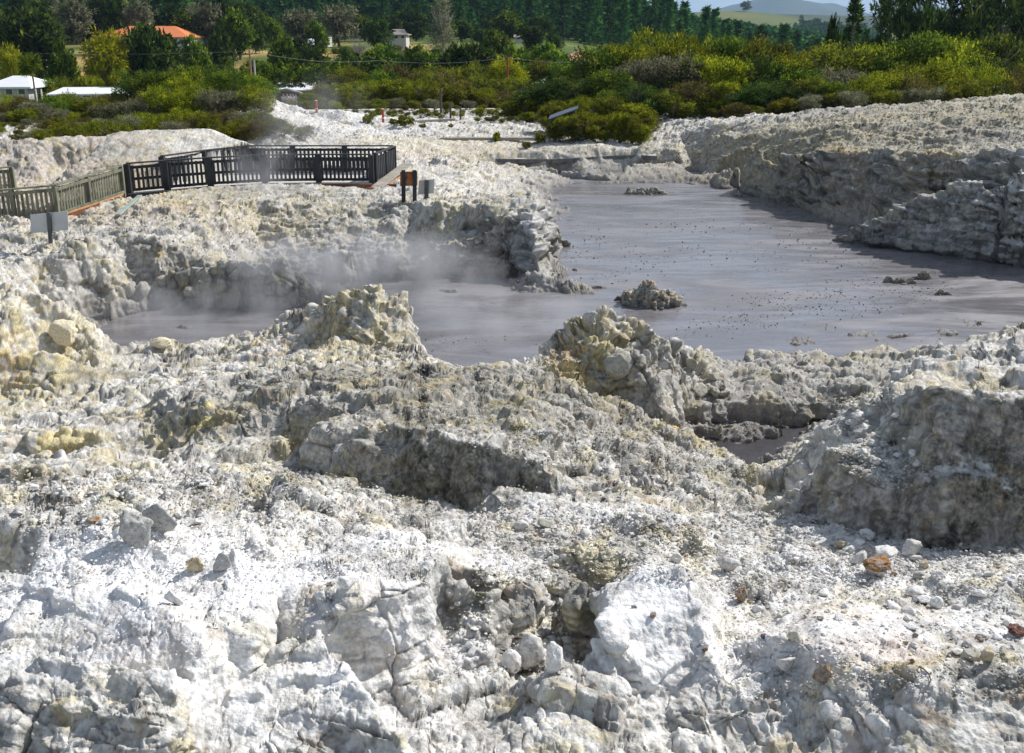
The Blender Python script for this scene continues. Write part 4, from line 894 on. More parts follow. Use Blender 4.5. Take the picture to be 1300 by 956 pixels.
# background trees, one by one
T_ = [('tree1','broadleaf_tree',38,150,14,88,2.35,'large dense dark green tree left of the golden tree'),
 ('tree2','willow_tree',128,128,40,66,2.35,'golden yellow spreading tree in front of the orange roofed house'),
 ('tree0','broadleaf_tree',76,122,56,36,2.35,'small light green tree left of the golden tree'),
 ('tree1','broadleaf_tree',186,132,34,72,2.35,'dark glossy green tree covering the middle of the orange roof'),
 ('tree0','broadleaf_tree',302,190,12,44,2.35,'tall mid green tree right of the orange roofed house'),
 ('tree4','broadleaf_tree',276,170,34,34,2.35,'dark rounded tree at the right end of the orange roof'),
 ('tree0','broadleaf_tree',250,150,48,40,2.35,'green rounded tree beside the dark one right of the orange roof'),
 ('tree2','broadleaf_tree',8,125,60,44,2.35,'yellow green tree at the left edge behind the white roofed shed'),
 ('tree4','broadleaf_tree',322,200,22,30,2.35,'narrow dark tree behind the power poles'),
 ('tree0','broadleaf_tree',348,230,24,26,2.35,'small bright green tree right of the power poles'),
 ('tree3','broadleaf_tree',380,240,12,44,2.35,'grey green tree above the water tank'),
 ('tree3','broadleaf_tree',430,235,6,46,2.35,'tall grey green tree left of the round dark tree'),
 ('tree0','broadleaf_tree',404,210,28,30,2.35,'light green tree below the tall grey green ones'),
 ('tree4','broadleaf_tree',478,215,20,38,2.35,'round dark tree left of the white gabled house'),
 ('tree4','broadleaf_tree',520,290,8,40,2.35,'dark tree rising behind the white gabled house'),
 ('tree4','broadleaf_tree',610,240,34,26,2.35,'dark green tree right of the pale poplar'),
 ('tree0','broadleaf_tree',636,180,40,44,2.35,'yellow green round tree on the green slope'),
 ('tree1','broadleaf_tree',676,210,34,36,2.35,'round dark green tree at the foot of the pine forest'),
 ('tree4','broadleaf_tree',704,220,42,22,2.35,'small dark tree right of the round dark green tree'),
 ('tree1','broadleaf_tree',590,130,56,70,2.35,'wide dark green tree below the pale poplar'),
 ('tree0','broadleaf_tree',540,150,60,60,2.35,'mid green spreading tree left of the wide dark one'),
 ('tree0','broadleaf_tree',660,140,62,70,2.35,'bright green spreading tree above the middle thicket'),
 ('tree0','broadleaf_tree',705,135,58,70,2.35,'bright green tree left of the pink roof'),
 ('tree2','broadleaf_tree',640,112,76,50,2.35,'yellow green tree beside the short red post'),
 ('tree4','broadleaf_tree',436,150,66,46,2.35,'dark green bushy tree above the middle thicket'),
 ('tree0','broadleaf_tree',480,160,58,60,2.35,'green bushy tree below the bare brown trees'),
 ('tree4','broadleaf_tree',388,165,52,60,2.35,'dark bushy tree in the yellow grass slope'),
 ('tree0','broadleaf_tree',352,150,46,40,2.35,'green bushy tree right of the yellow grass slope'),
 ('baretree','bare_tree',456,190,36,30,2.2,'bare brown branched tree standing in the slope'),
 ('baretree','bare_tree',494,165,46,30,2.2,'bare grey tree below the white gabled house'),
 ('baretree','bare_tree',512,165,48,22,2.2,'smaller bare grey tree right of the other bare one'),
 ('poplar','poplar_tree',562,205,-4,36,4.9,'tall pale sparse poplar before the dark conifers'),
 ('tree4','broadleaf_tree',1062,110,28,34,2.35,'brownish green tree left of the narrow open pine')]
for k_, nm, px, d, yt, w_, uh, lb in T_:
    by_px(k_, nm, px, d, yt, w_, uh, label=lb, cat='tree')
by_px('openpine', 'pine_tree', 1083, 118, -6, 62, 1.0, .32, label='narrow open branched pine left of the big dark pines', cat='tree')
for i, (px, d, yt, w_) in enumerate([(1150,125,-34,120),(1208,130,-48,140),(1264,122,-34,120),(1312,135,-24,90)]):
    by_px('oldpine%d' % (i % 2), 'pine_tree', px, d, yt, w_, 2.75, label=['leftmost of the big dark pines at the top right','tall dark pine second from the left at the top right','dark pine third from the left at the top right','dark pine cut by the right edge of the photo'][i], cat='tree')
by_px('oldpine0', 'pine_tree', 945, 1420, 1, 14, 2.75, label='lone dark tree on the crest of the pasture hill', cat='tree')
for px, d, yt in [(585,300,-4),(598,290,10),(572,310,0),(424,250,16),(612,300,18)]:
    by_px('pine2', 'conifer_tree', px, d, yt, 22, 1.0, .22, label='dark pointed conifer beside the pale poplar' if px > 500 else 'dark pointed conifer between the grey green trees', cat='tree', group='dark conifers beside the pale poplar' if px > 500 else None)
# green hedge of creepers right of the yellow slope
V, F_, v = leaf_cloud([(k_*1.3-4.5, rb.uniform(-.4,.4), 1.2+rb.uniform(-.3,.4), 1.3, 1.2, 1.0) for k_ in range(8)], 9000, .22, .16, 401, up=.2, clump=18)
hd = np_mesh('hedge', V, F_, False, {'leaf': v}); hd.materials.append(LM['green'])
x, y = at_px(372, 110); he = link('hedge', hd); he.location = (x, y, WD(372, 112, 110)[2]); tag(he, 'bright green creeper hedge behind the white roofed shelter', 'hedge')
he2 = link('hedge', hd); x, y = at_px(352, 118); he2.location = (x, y, WD(352, 106, 118)[2]); he2.scale = (.8,1,1); tag(he2, 'second green creeper hedge at the foot of the yellow grass slope', 'hedge')
# pine forest on the hill
cand = []
rf = np.random.default_rng(77)
for d in np.arange(262, 640, 12.5):
    step = 6.2/d
    for az in np.arange(R(-30), R(18.5), step):
        a = az+rf.normal()*step*.35; dd = d+rf.normal()*4
        pxx = CX+FPX*math.tan(a)
        if dd < 345 and 330 < pxx < 660: continue
        if dd < 300 and pxx > 640: continue
        cand.append((dd, a))
cand.sort(key=lambda c: c[0]*(1+.0*c[1]))
sel = [c for c in cand if True]
near = [c for c in sel if CX+FPX*math.tan(c[1]) > -20][:296]
ns = set(near)
for d, a in near:
    x, y = d*math.sin(a), d*math.cos(a)
    plant('pine%d' % rf.integers(0, 3), 'pine_tree', x, y, 2.9+1.1*rf.random(), 15+6*rf.random(), float(zfar(x, y))-.5, label='dark green pine in the plantation forest covering the hill', cat='tree', group='pines of the plantation forest on the hill')
Vs = []; vals = []
lo = [conifer(350+i, 1.0, .20, 9, 6, .13, .085, 4) for i in range(3)]
for c in sel:
    if c in ns: continue
    d, a = c; x, y = d*math.sin(a), d*math.cos(a); V, _, v = lo[rf.integers(0, 3)]; t = rf.random()*6.283; s_ = 14+7*rf.random()
    if CX+FPX*math.tan(a) > 640: s_ *= .9
    ct, st2 = math.cos(t)*s_, math.sin(t)*s_
    Vs.append(np.stack([V[:,0]*ct-V[:,1]*st2+x, V[:,0]*st2+V[:,1]*ct+y, V[:,2]*s_+float(zfar(x, y))-.5], 1)); vals.append(np.clip(v+rf.normal()*.12, 0, 1))
# distant wood lines beyond the pasture
for d0, p0, p1, hh in [(2150, 900, 1140, 16), (2250, 880, 1180, 18), (1250, 985, 1090, 12), (1300, 1000, 1110, 12)]:
    for px in np.arange(p0, p1, 3.0):
        V, _, v = lo[rf.integers(0, 3)]; d = d0+rf.normal()*20; a = math.atan((px+rf.normal()-CX)/FPX); x, y = d*math.sin(a), d*math.cos(a); s_ = hh*(.7+.6*rf.random())
        Vs.append(np.stack([V[:,0]*s_*1.6+x, V[:,1]*s_*1.6+y, V[:,2]*s_+float(zfar(x, y))-1], 1)); vals.append(v)
V = np.concatenate(Vs); fo = np_mesh('forest', V, np.arange(len(V)).reshape(-1,4), False, {'leaf': np.concatenate(vals)}); fo.materials.append(LM['pine'])
tag(link('forest', fo), 'dark pine forest covering the far hill', kind='stuff')
# ------------------------------------------------------------------ stones
def ico(sub):
    import bmesh
    bm = bmesh.new(); bmesh.ops.create_icosphere(bm, subdivisions=sub, radius=1); V = np.array([v.co[:] for v in bm.verts]); F_ = np.array([[v.index for v in f.verts] for f in bm.faces]); bm.free(); return V, F_
ICO = {k_: ico(k_) for k_ in (1, 2, 4, 5)}
def rock_v(seed, sub, planes=13, cut=(.55,.95), nz=.05):
    r = np.random.default_rng(seed); V, F_ = ICO[sub]; n = r.normal(size=(planes,3)); n /= np.linalg.norm(n, axis=1)[:,None]; d = r.uniform(cut[0], cut[1], planes)
    dot = V@n.T; t = np.where(dot > .05, d/np.maximum(dot, .05), 9).min(1); t = np.minimum(t, 1.0)
    P = V*t[:,None]
    if sub >= 4:
        Pf = P.astype(np.float32)+seed*3.1; P = P*(1+nz*fbm(Pf, 2.2, 3, seed)+nz*.6*fbm(Pf, 9, 3, seed+3)+nz*.25*vnoise(Pf, 26, seed+6))[:,None]
        ch, eg = chunks(Pf, 2.6, seed, 1.2, (1,1,1.6)); ch2, eg2 = chunks(Pf, 7, seed+1, 1.2); P = P*(1+nz*(.9*ch*sstep(eg, -.05, .2)+.35*ch2*sstep(eg2, -.05, .3)))[:,None]
    return P, F_
def stone_mat(name, col, dark=None, var=.22):
    k = NT_(name); p = k.pos(); n = k.noise(32, 5, .7, p); lo = dark or tuple(x*.6 for x in col); hi = tuple(min(1, x*(1+var)) for x in col)
    c = k.ramp(n, [(.32, lo), (.5, col), (.68, hi)])
    nm = k.n('ShaderNodeNewGeometry'); sp = k.n('ShaderNodeSeparateXYZ'); k.l(nm.outputs['Normal'], sp.inputs[0])
    c = k.mix(k.math('MULTIPLY', k.rng(k.noise(11, 5, .7, p), .42, .62), .42), c, (.60,.58,.54))
    k.bsdf(c, .95, k.noise(90, 4, .6, p), .7, .012, .1); return k.m
SM = {'pale': stone_mat('pale_stone', (.60,.585,.555), (.30,.29,.27)), 'white': stone_mat('white_stone', (.78,.77,.75), (.5,.48,.46)), 'grey': stone_mat('grey_stone', (.40,.39,.37), (.17,.165,.155)),
      'brown': stone_mat('brown_stone', (.24,.14,.06), (.09,.045,.02)), 'orange': stone_mat('orange_stone', (.30,.155,.06), (.12,.055,.025)), 'cream': stone_mat('cream_stone', (.68,.60,.42), (.36,.31,.2)),
      'ochre': stone_mat('ochre_stone', (.50,.41,.25), (.25,.19,.10)), 'red': stone_mat('dark_red_stone', (.16,.07,.05), (.05,.025,.02)), 'clay': stone_mat('clay_stone', (.34,.33,.27), (.15,.145,.115))}
def stone(px, py, w, h, col, label, seed=None, depth=.8, tilt=0, sink=.12, planes=12, name='stone', cat='stone', group=None, nz=.05, cut=(.55,.95), rz=None, lift=0):
    p = hit(px, py+h*.42); W_ = pxm(w, p); H_ = pxm(h, p)
    cut = (cut[0]*.72, cut[1]*.86) if planes < 16 else cut; V, F_ = rock_v(seed if seed is not None else int(px*7+py), 4, max(6, planes-2), cut, nz*1.3)
    V = V-(V.max(0)+V.min(0))/2; V = V/(V.max(0)-V.min(0))*np.array([W_, W_*depth, H_])
    if tilt: ct, s2 = math.cos(tilt), math.sin(tilt); V = np.stack([V[:,0]*ct+V[:,2]*s2, V[:,1], -V[:,0]*s2+V[:,2]*ct], 1)
    V[:,2] -= V[:,2].min()
    me = np_mesh(name, V, F_, True); o = link(name, me, SM[col]); o.location = (p.x, p.y, p.z-sink*H_+lift)
    tag(o, label, cat, group); return o, p, W_, H_
stone(118,661,18,6,'orange','small flat orange brown stone lying on the white crust at the left')
stone(248,716,22,26,'ochre','rounded yellow brown stone on the white crust left of centre', nz=.09)
stone(172,673,44,46,'grey','dark grey upright leaning rock on the white crust', depth=.5, tilt=.35, planes=9)
stone(204,656,40,44,'grey','tall jagged grey rock just behind the dark leaning one', depth=.4, tilt=-.45, planes=8)
stone(283,713,24,30,'grey','grey upright shard right of the yellow brown stone', depth=.5, tilt=.2)
stone(221,757,22,26,'white','thin white upright splinter at the left edge of the smooth slab', depth=.4, tilt=-.3)
stone(442,738,26,20,'white','white angular block perched on the rim of the middle cliff', planes=8)
stone(703,829,26,58,'white','tall narrow white stone peg beside the dark gully', depth=.8, planes=14)
stone(711,801,9,16,'white','small white knob on the tip of the stone peg', lift=.0, sink=.3)
stone(672,822,44,62,'pale','rounded pale boulder left of the white stone peg', planes=16, cut=(.75,.98))
stone(650,836,32,40,'white','white rounded boulder at the left end of the three by the gully', planes=16, cut=(.75,.98))
stone(595,819,12,12,'white','small round white stone in the hollow above the photo bottom', planes=16, cut=(.8,.98))
stone(940,752,19,27,'brown','spongy brown upright stone on the grey gravel', nz=.14, planes=16, cut=(.7,.95))
stone(952,764,7,7,'brown','tiny brown stone touching the spongy brown one')
stone(828,781,10,9,'brown','small brown pointed stone on top of the white block')
stone(850,798,6,5,'grey','dark pebble on the white block below the brown pointed stone')
stone(805,770,9,6,'grey','small grey stone left of the brown one on the white block')
stone(857,708,17,18,'pale','pale cube shaped stone behind the white block', planes=7, cut=(.5,.7))
stone(870,706,6,5,'orange','tiny orange stone right of the pale cube shaped stone')
stone(925,715,32,24,'pale','pale boulder in the gravel left of the shaded rubble', planes=12)
o_, p_, w_, h_ = stone(893,832,24,16,'pale','pale cup shaped stone carrying a brown pyramid pebble', planes=14)
o2 = stone(893,822,9,8,'brown','brown pyramid pebble on top of the pale cup shaped stone')[0]; o2.location = (p_.x, p_.y, o_.location.z+h_*.93)
o_, p_, w_, h_ = stone(1111,724,26,16,'pale','pale grey stone foot under the orange capped slab', planes=12)
o2 = stone(1111,712,38,13,'orange','flat rusty orange slab resting on a pale stone foot', planes=12, nz=.12)[0]; o2.location = (p_.x, p_.y, o_.location.z+h_*.80)
stone(1172,716,13,11,'ochre','ochre block among the pale stones right of the orange slab', planes=8)
stone(1134,728,8,6,'orange','small orange stone right of the pale stone foot')
stone(1165,731,17,13,'grey','smooth dark grey oblong stone right of the orange slab', planes=16, cut=(.8,.98))
stone(1160,751,24,14,'white','white oval stone on the pink slab', planes=16, cut=(.75,.98))
stone(1187,764,18,18,'white','round creamy white stone right of the white oval one', planes=18, cut=(.8,.98))
stone(1155,694,30,23,'pale','large pale grey boulder at the foot of the shaded right rock')
stone(1126,698,32,12,'white','flat white slab left of the large pale grey boulder')
stone(1100,678,20,16,'white','white angular stone at the left foot of the shaded right rock', planes=8)
stone(1066,690,14,14,'ochre','dull ochre stone in the shaded rubble')
stone(1090,708,22,18,'pale','pale stone just left of the orange slab')
stone(1006,808,20,17,'cream','cream stone with yellowish top on the rim of the white slab', tilt=.2)
stone(996,842,27,27,'pale','pale rounded boulder below the cream stone', planes=14)
stone(1047,853,28,30,'brown','rough orange brown block at the bottom edge', nz=.12, planes=10)
stone(1231,832,26,18,'clay','grey brown stone left of the split orange one')
stone(1254,832,18,23,'ochre','split orange and cream stone beside the grey brown one', tilt=.3, planes=9)
stone(1161,806,9,7,'brown','small brown stone on the pink slab')
stone(1149,816,8,6,'brown','tiny brown stone below the small brown stone')
stone(1245,813,9,6,'orange','small orange chip above the split stone')
stone(1158,840,7,6,'brown','tiny brown stone above the twig')
stone(1044,746,9,7,'pale','small pale pebble lying alone left of the pink slab')
stone(1290,800,30,15,'red','dark red brown rough stone at the right edge', nz=.14)
stone(205,436,28,14,'cream','rounded cream rock on the shore of the left pool', planes=16, cut=(.75,.98))
stone(81,422,30,32,'cream','square cream block standing at the end of the left mound', planes=7, cut=(.55,.8))
stone(749,408,22,22,'grey','flat sided grey block leaning on the left of the central mound', depth=.5, tilt=.5, planes=7)
stone(784,462,40,40,'clay','large grey green boulder set in the front of the central mound', planes=8)
for px, py, w, h, t, lb in [(886,496,26,20,.5,'largest flat grey slab on the right foot of the central mound'),(905,500,18,13,.6,'thin flat grey slab right of the largest one'),(921,499,17,10,.4,'rightmost flat grey slab at the foot of the central mound'),(904,477,20,12,.6,'flat grey slab above the largest one'),(872,463,15,20,-.7,'narrow grey slab leaning high on the right of the central mound')]:
    stone(px, py, w, h, 'clay', lb, depth=.9, tilt=t*.5, planes=6, cut=(.45,.8))
stone(865,447,12,10,'pale','pale rounded stone on the right shoulder of the central mound')
stone(1105,561,9,8,'white','round white stone on the scree beside the right rock', planes=16, cut=(.8,.98))
# scattered fist sized stones, shown one by one; same look, one group per place
zones = [((930,1300,690,790), 46, 'pale grey stone among the rubble below the shaded right rock', 'loose stones below the right rock', ('pale','pale','clay','white')),
         ((620,930,655,720), 34, 'small pale stone on the gravel behind the white block', 'loose stones behind the white block', ('pale','clay')),
         ((960,1300,740,860), 30, 'small loose stone on the pinkish slab at the bottom right', 'loose stones on the pinkish slab', ('pale','white','pale')),
         ((20,380,600,700), 34, 'small white stone on the white crust at the left', 'loose stones on the left white crust', ('white','pale')),
         ((560,730,745,860), 26, 'pale stone in the hollow left of the dark gully', 'loose stones in the hollow', ('pale','white')),
         ((1080,1170,520,600), 22, 'small pale stone on the scree beside the right rock', 'loose stones on the scree', ('pale','white'))]
rs = random.Random(99)
SH = []
for k_ in range(10):
    V, F_ = rock_v(600+k_, 4, 11, (.5,.92), .05); V = V-(V.max(0)+V.min(0))/2; me = np_mesh('stone', V*.5, F_, True); SH.append(me)
SHM = {}
for zn, n, lb, gr, colr in zones:
    for _ in range(n):
        px = rs.uniform(zn[0], zn[1]); py = rs.uniform(zn[2], zn[3]); p = hit(px, py); w = pxm(rs.choice([7,8,9,10,12,15,19]), p); k_ = rs.randrange(10); c_ = rs.choice(colr)
        if (k_, c_) not in SHM: m_ = SH[k_].copy(); m_.materials.append(SM[c_]); SHM[(k_, c_)] = m_
        o = bpy.data.objects.new('stone', SHM[(k_, c_)]); COL.objects.link(o); o.location = (p.x, p.y, p.z+w*.12); o.scale = (w*rs.uniform(.8,1.4), w*rs.uniform(.7,1.1), w*rs.uniform(.45,.8)); o.rotation_euler = (rs.uniform(-.3,.3), rs.uniform(-.3,.3), rs.uniform(0,6.28))
        tag(o, lb, 'stone', gr)
# gravel: everything smaller
def gravel(n, seed, rects):
    r = np.random.default_rng(seed); var = [rock_v(700+i, 1, 8, (.5,.95))[0] for i in range(8)]; Fi = ICO[1][1]
    xs = []; ys = []; sz = []
    for (x0,x1,y0,y1,dens,s0,s1) in rects:
        m = int(n*dens); t = r.random(m)*(x1-x0)+x0; v = r.random(m)*(y1-y0)+y0
        d = np.stack([(t-CX)/FPX, math.cos(PITCH)-(v-CY)/FPX*math.sin(PITCH), -math.sin(PITCH)-(v-CY)/FPX*math.cos(PITCH)], 1)
        az = np.arctan2(d[:,0], d[:,1]); dep = -d[:,2]/np.hypot(d[:,0], d[:,1]); i = np.clip(np.searchsorted(cols, az), 0, NC-1)
        j = np.argmax(DEP[i] <= dep[:,None], axis=1); P = PD[i, j]; ok = (P[:,2] > .06) & (N0[i,j,2] > .62) & (r.random(m) > .75*smooth[i,j])
        xs.append(P[ok]+np.stack([r.normal(size=ok.sum())*.03, r.normal(size=ok.sum())*.05, 0*P[ok][:,0]], 1)); dd = np.hypot(P[ok][:,0], P[ok][:,1]); sz.append((s0*(s1/s0)**(r.random(ok.sum())**1.8))*dd/FPX); ys.append(C[i,j][ok])
    P = np.concatenate(xs); S = np.concatenate(sz); CC = np.concatenate(ys); m = len(P)
    a = r.random(m)*6.283; ca, sa = np.cos(a), np.sin(a); k_ = r.integers(0, 8, m); VV = np.stack(var)[k_]
    sc_ = np.stack([S*r.uniform(.7,1.4,m), S*r.uniform(.6,1.1,m), S*r.uniform(.35,.75,m)], 1)[:,None,:]*.5; VV = VV*sc_
    VV = np.stack([VV[...,0]*ca[:,None]-VV[...,1]*sa[:,None], VV[...,0]*sa[:,None]+VV[...,1]*ca[:,None], VV[...,2]+.35*VV[...,0]*r.normal(size=m)[:,None]*.5], -1)+P[:,None,:]
    nv = VV.shape[1]; FF = (Fi[None]+np.arange(m)[:,None,None]*nv).reshape(-1, 3)
    br = np.clip(r.normal(1.04, .12, m), .7, 1.25); CC = np.clip(CC*br[:,None], .03, .85)
    return VV.reshape(-1,3), FF, np.repeat(np.concatenate([CC, np.zeros((m,1))], 1), nv, 0)
V, FF, cc = gravel(1000, 5, [(600,1300,650,740,9,2.5,9),(920,1300,700,880,5,2.5,8),(560,740,740,860,1.5,3,8),(0,560,600,735,9,2,7),(0,420,735,830,1.5,2,6),(880,1300,740,860,3,2,6),(250,1100,440,600,5,2,5),(640,960,540,650,4,2,6),(0,620,230,340,2,2,5),(860,1300,125,210,5,1.6,4),(350,900,140,215,3,1.6,4),(1060,1180,500,620,2,3,8)])
gv = np_mesh('gravel', V, FF, False, {'alb': cc}); gm_ = ground.data.materials[0]; gv.materials.append(gm_)
tag(link('gravel', gv), 'loose pale gravel and crust chips strewn over the ground', kind='stuff')
# ------------------------------------------------------------------ rock islands in the mud
def island(name, px, py, w, h, label, seed, peaks, depth=.7, group=None):
    """mound mesh: a disc grid lifted by several peaks, then roughened in 3D; goes below the mud"""
    c = W(px, py, 0); Wd = pxm(w, c)/2; Hh = pxm(h, c); n1, n2 = 200, 70
    t = np.linspace(0, 2*math.pi, n1, endpoint=False); r_ = np.linspace(.01, 1.25, n2); T2, R2 = np.meshgrid(t, r_, indexing='ij')
    X = R2*np.cos(T2); Y = R2*np.sin(T2); Z = np.zeros_like(X)
    for (ax, ay, s1, s2, hh) in peaks: Z = np.maximum(Z, hh*np.exp(-(((X-ax)/s1)**2+((Y-ay)/s2)**2)**1.4))
    Z = Z*(1-sstep(R2, .75, 1.1))-.35*sstep(R2, .7, 1.2)-.05
    P = np.stack([X*Wd, Y*Wd*depth, Z*Hh], -1); N_ = gnormals(P); f = P.reshape(-1,3).astype(np.float32)+seed*7.3
    sc2 = Wd
    v_, e_ = chunks(f, 3.2/sc2, seed, 1.2, (1,1,1.5)); w_, g_ = chunks(f, 9/sc2, seed+1, 1.3); v_, e_, w_, g_ = [a.reshape(X.shape) for a in (v_, e_, w_, g_)]
    d = Hh*(.16*v_*sstep(e_, 0, .3)+.07*w_*sstep(g_, 0, .3)-.04*(1-sstep(g_, 0, .1)))+.06*Hh*fbm(f, 6/sc2, 3, seed).reshape(X.shape)
    P = P+N_*d[...,None]
    b3 = fbm(f, 5/sc2, 4, seed+9, .65).reshape(X.shape); b4 = fbm(f, 16/sc2, 3, seed+10, .6).reshape(X.shape)
    c_ = rampc(.5+.35*b3+.35*b4, [(.15,(.10,.095,.075)),(.4,(.26,.25,.205)),(.6,(.44,.425,.36)),(.8,(.60,.59,.52))])
    c_ = mixc(c_, np.array([.48,.30,.15], np.float32), sstep(b3, .1, .4)*.6)
    wet_ = np.exp(-np.clip(P[...,2], 0, 9)/(.07+.06*Hh)); c_ = mixc(c_, np.array([.088,.082,.082], np.float32), wet_*.95)
    al = np.concatenate([c_, wet_[...,None]], -1).reshape(-1,4)
    id_ = np.arange(n1*n2).reshape(n1, n2); nx_ = np.roll(id_, -1, 0); Fq = np.stack([id_[:,:-1], id_[:,1:], nx_[:,1:], nx_[:,:-1]], -1).reshape(-1,4)
    me = np_mesh(name, P.reshape(-1,3), Fq, True, {'alb': al}); o = link(name, me, gm_); o.location = (c[0], c[1], 0); tag(o, label, 'rock', group); return o
island('rock_island', 826, 386, 96, 33, 'crumbly buff rock island standing alone in the mud pool', 3, [(-.05,0,.28,.5,1),(-.45,0,.35,.5,.55),(.45,.0,.4,.5,.55),(.1,.1,.6,.6,.6)])
island('rock_reef', 822, 246, 62, 11, 'low dark reef in the far part of the mud pool', 5, [(-.8,0,.16,.4,.9),(-.3,0,.3,.4,.7),(.2,0,.3,.4,.8),(.6,0,.3,.4,.4)], .35)
island('rock_reef', 1142, 359, 46, 9, 'thin dark reef near the right end of the pool', 7, [(-.6,.3,.3,.2,.9),(0,0,.35,.2,.8),(.5,-.3,.3,.2,.8)], .5)
island('rock_reef', 1172, 354, 28, 12, 'small pale topped reef right of the thin dark one', 8, [(0,0,.5,.4,.9),(.4,.3,.3,.2,.7)], .5)
island('rock_reef', 1197, 374, 26, 7, 'tiny pale reef nearest the right shore', 9, [(-.2,0,.4,.3,.9),(.4,0,.3,.3,.6)], .5)
island('rock_stub', 711, 312, 32, 20, 'dark pointed rock stub beside the pale outcrop', 11, [(-.2,0,.35,.5,1),(.35,0,.4,.4,.4)], .8)
island('rock_reef', 752, 366, 52, 5, 'flat thin reef reaching right from the foot of the outcrop', 12, [(-.5,0,.4,.2,.8),(.3,.1,.4,.2,.7)], .4)
island('rock_reef', 786, 381, 22, 7, 'small flat reef left of the crumbly island', 13, [(0,0,.5,.3,.8)], .5)
island('rock_island', 372, 386, 58, 42, 'pale steaming boulder rising from the left pool', 15, [(-.1,0,.5,.6,1),(.3,.1,.4,.5,.8)], .9)
# ------------------------------------------------------------------ mud bubbles: rings and blobs on the mud
r = np.random.default_rng(31); Pm = []; Sm = []
for (x0,x1,y0,y1,n) in [(700,1270,285,345,480),(760,1280,345,430,600),(870,1100,270,300,120),(960,1180,360,392,260),(1000,1150,300,330,160),(620,760,240,330,60),(520,700,380,440,50)]:
    kx = r.uniform(x0, x1, max(3, n//28)); ky = r.uniform(y0, y1, max(3, n//28)); q_ = r.integers(0, len(kx), n); t = kx[q_]+r.normal(size=n)*26; v = ky[q_]+r.normal(size=n)*5
    for a_, b_ in zip(t, v):
        c = W(a_, b_, 0)
        if float(hbase(c[0], c[1])) < -.2: Pm.append(c); Sm.append(pxm(r.uniform(.9, 1.9)+1.8*r.random()**5, c))
VS = []; FS = []; hv = []
k8 = np.linspace(0, 2*math.pi, 7)[:-1]
for i, (c, s_) in enumerate(zip(Pm, Sm)):
    b0 = len(VS)*1
    ring0 = [(c[0]+math.cos(t)*s_*.5, c[1]+math.sin(t)*s_*.5, -.004) for t in k8]; ring1 = [(c[0]+math.cos(t)*s_*.34, c[1]+math.sin(t)*s_*.34, s_*.35) for t in k8]
    VS += ring0+ring1+[(c[0], c[1], s_*(.45 if i % 3 else .05))]
    for q_ in range(6):
        n_ = (q_+1) % 6; FS += [(b0+q_, b0+n_, b0+6+n_), (b0+q_, b0+6+n_, b0+6+q_), (b0+6+q_, b0+6+n_, b0+12)]
mbm = np_mesh('mud_bubbles', np.array(VS), np.array(FS), True); mbm.materials.append(simple('wet_dark_mud', (.10,.09,.09), .35, .2, 8, .2, .5))
tag(link('mud_bubbles', mbm), 'small dark bubbles and flecks dotting the grey mud', kind='stuff')
# ------------------------------------------------------------------ timber: fences, boardwalk edge
DW = simple('dark_stained_timber', (.030,.032,.036), .7, .4, 5, .5, .4, 0, (1,1,.25)); GW = simple('weathered_green_timber', (.20,.20,.145), .85, .35, 5, .5, .2, 0, (1,1,.25), .01, (.07,.075,.05))
BW = simple('bleached_timber', (.33,.30,.25), .85, .3, 4, .5, .2, 0, (.4,1,1)); RW_ = simple('red_brown_timber', (.20,.085,.05), .8, .4, 3, .5, .3, 0, (.3,1,1), .01, (.06,.03,.022)); OW = simple('raw_orange_timber', (.55,.28,.12), .8, .3, 4, .4)
FZ0 = 1.43
def fence(name, label, pts_, mat, hgt=1.02, pick=.10, pw=.055, rails=(.28,.92), handrail=None, postw=.13, back=0, group=None, rmat=None, above=.04, pick0=.08):
    """pts_: world (x,y,z) at post feet; bays between"""
    root = empty(name, pts_[0]); tag(root, label, 'fence', group); o0 = Vector(pts_[0])
    P = [Vector(p)-o0 for p in pts_]
    for p in P:
        m = MB(); m.box(p.x-postw/2, p.x+postw/2, p.y-postw/2, p.y+postw/2, p.z-.25, p.z+hgt+above); m.build('post', mat, root, .008)
    for a, b in zip(P, P[1:]):
        d = b-a; L_ = math.hypot(d.x, d.y); nrm = Vector((-d.y, d.x, 0)).normalized()*(-.03)
        for rz in rails:
            m = MB(); m.bar(a+Vector((0,0,rz*hgt))+nrm*-1.6, b+Vector((0,0,rz*hgt))+nrm*-1.6, .045, .10); m.build('rail', rmat or mat, root, .005)
        m = MB(); n = int(L_/pick); r2 = random.Random(int(a.x*100))
        for i in range(1, n):
            c = a.lerp(b, i/n)+nrm; w = d.normalized()*pw/2; z0 = pick0+r2.uniform(-.01,.01); z1 = hgt*.97+r2.uniform(-.012,.012); t = nrm.normalized()*.012
            m.quadbox([c-w-t+Vector((0,0,z0)), c+w-t+Vector((0,0,z0)), c+w+t+Vector((0,0,z0)), c-w+t+Vector((0,0,z0)), c-w-t+Vector((0,0,z1)), c+w-t+Vector((0,0,z1)), c+w+t+Vector((0,0,z1)), c-w+t+Vector((0,0,z1))])
        m.build('picket_panel', mat, root)
    m = MB()
    for a, b in zip(P, P[1:]): m.bar(a+Vector((0,0,hgt+above+.022)), b+Vector((0,0,hgt+above+.022)), .16, .045)
    m.build('handrail', handrail or mat, root, .006); return root
nearp = [W(165,246,FZ0), W(213,241.5,FZ0), W(268,237,FZ0), W(337,233,FZ0), W(405,232,FZ0), W(472,232,FZ0)]
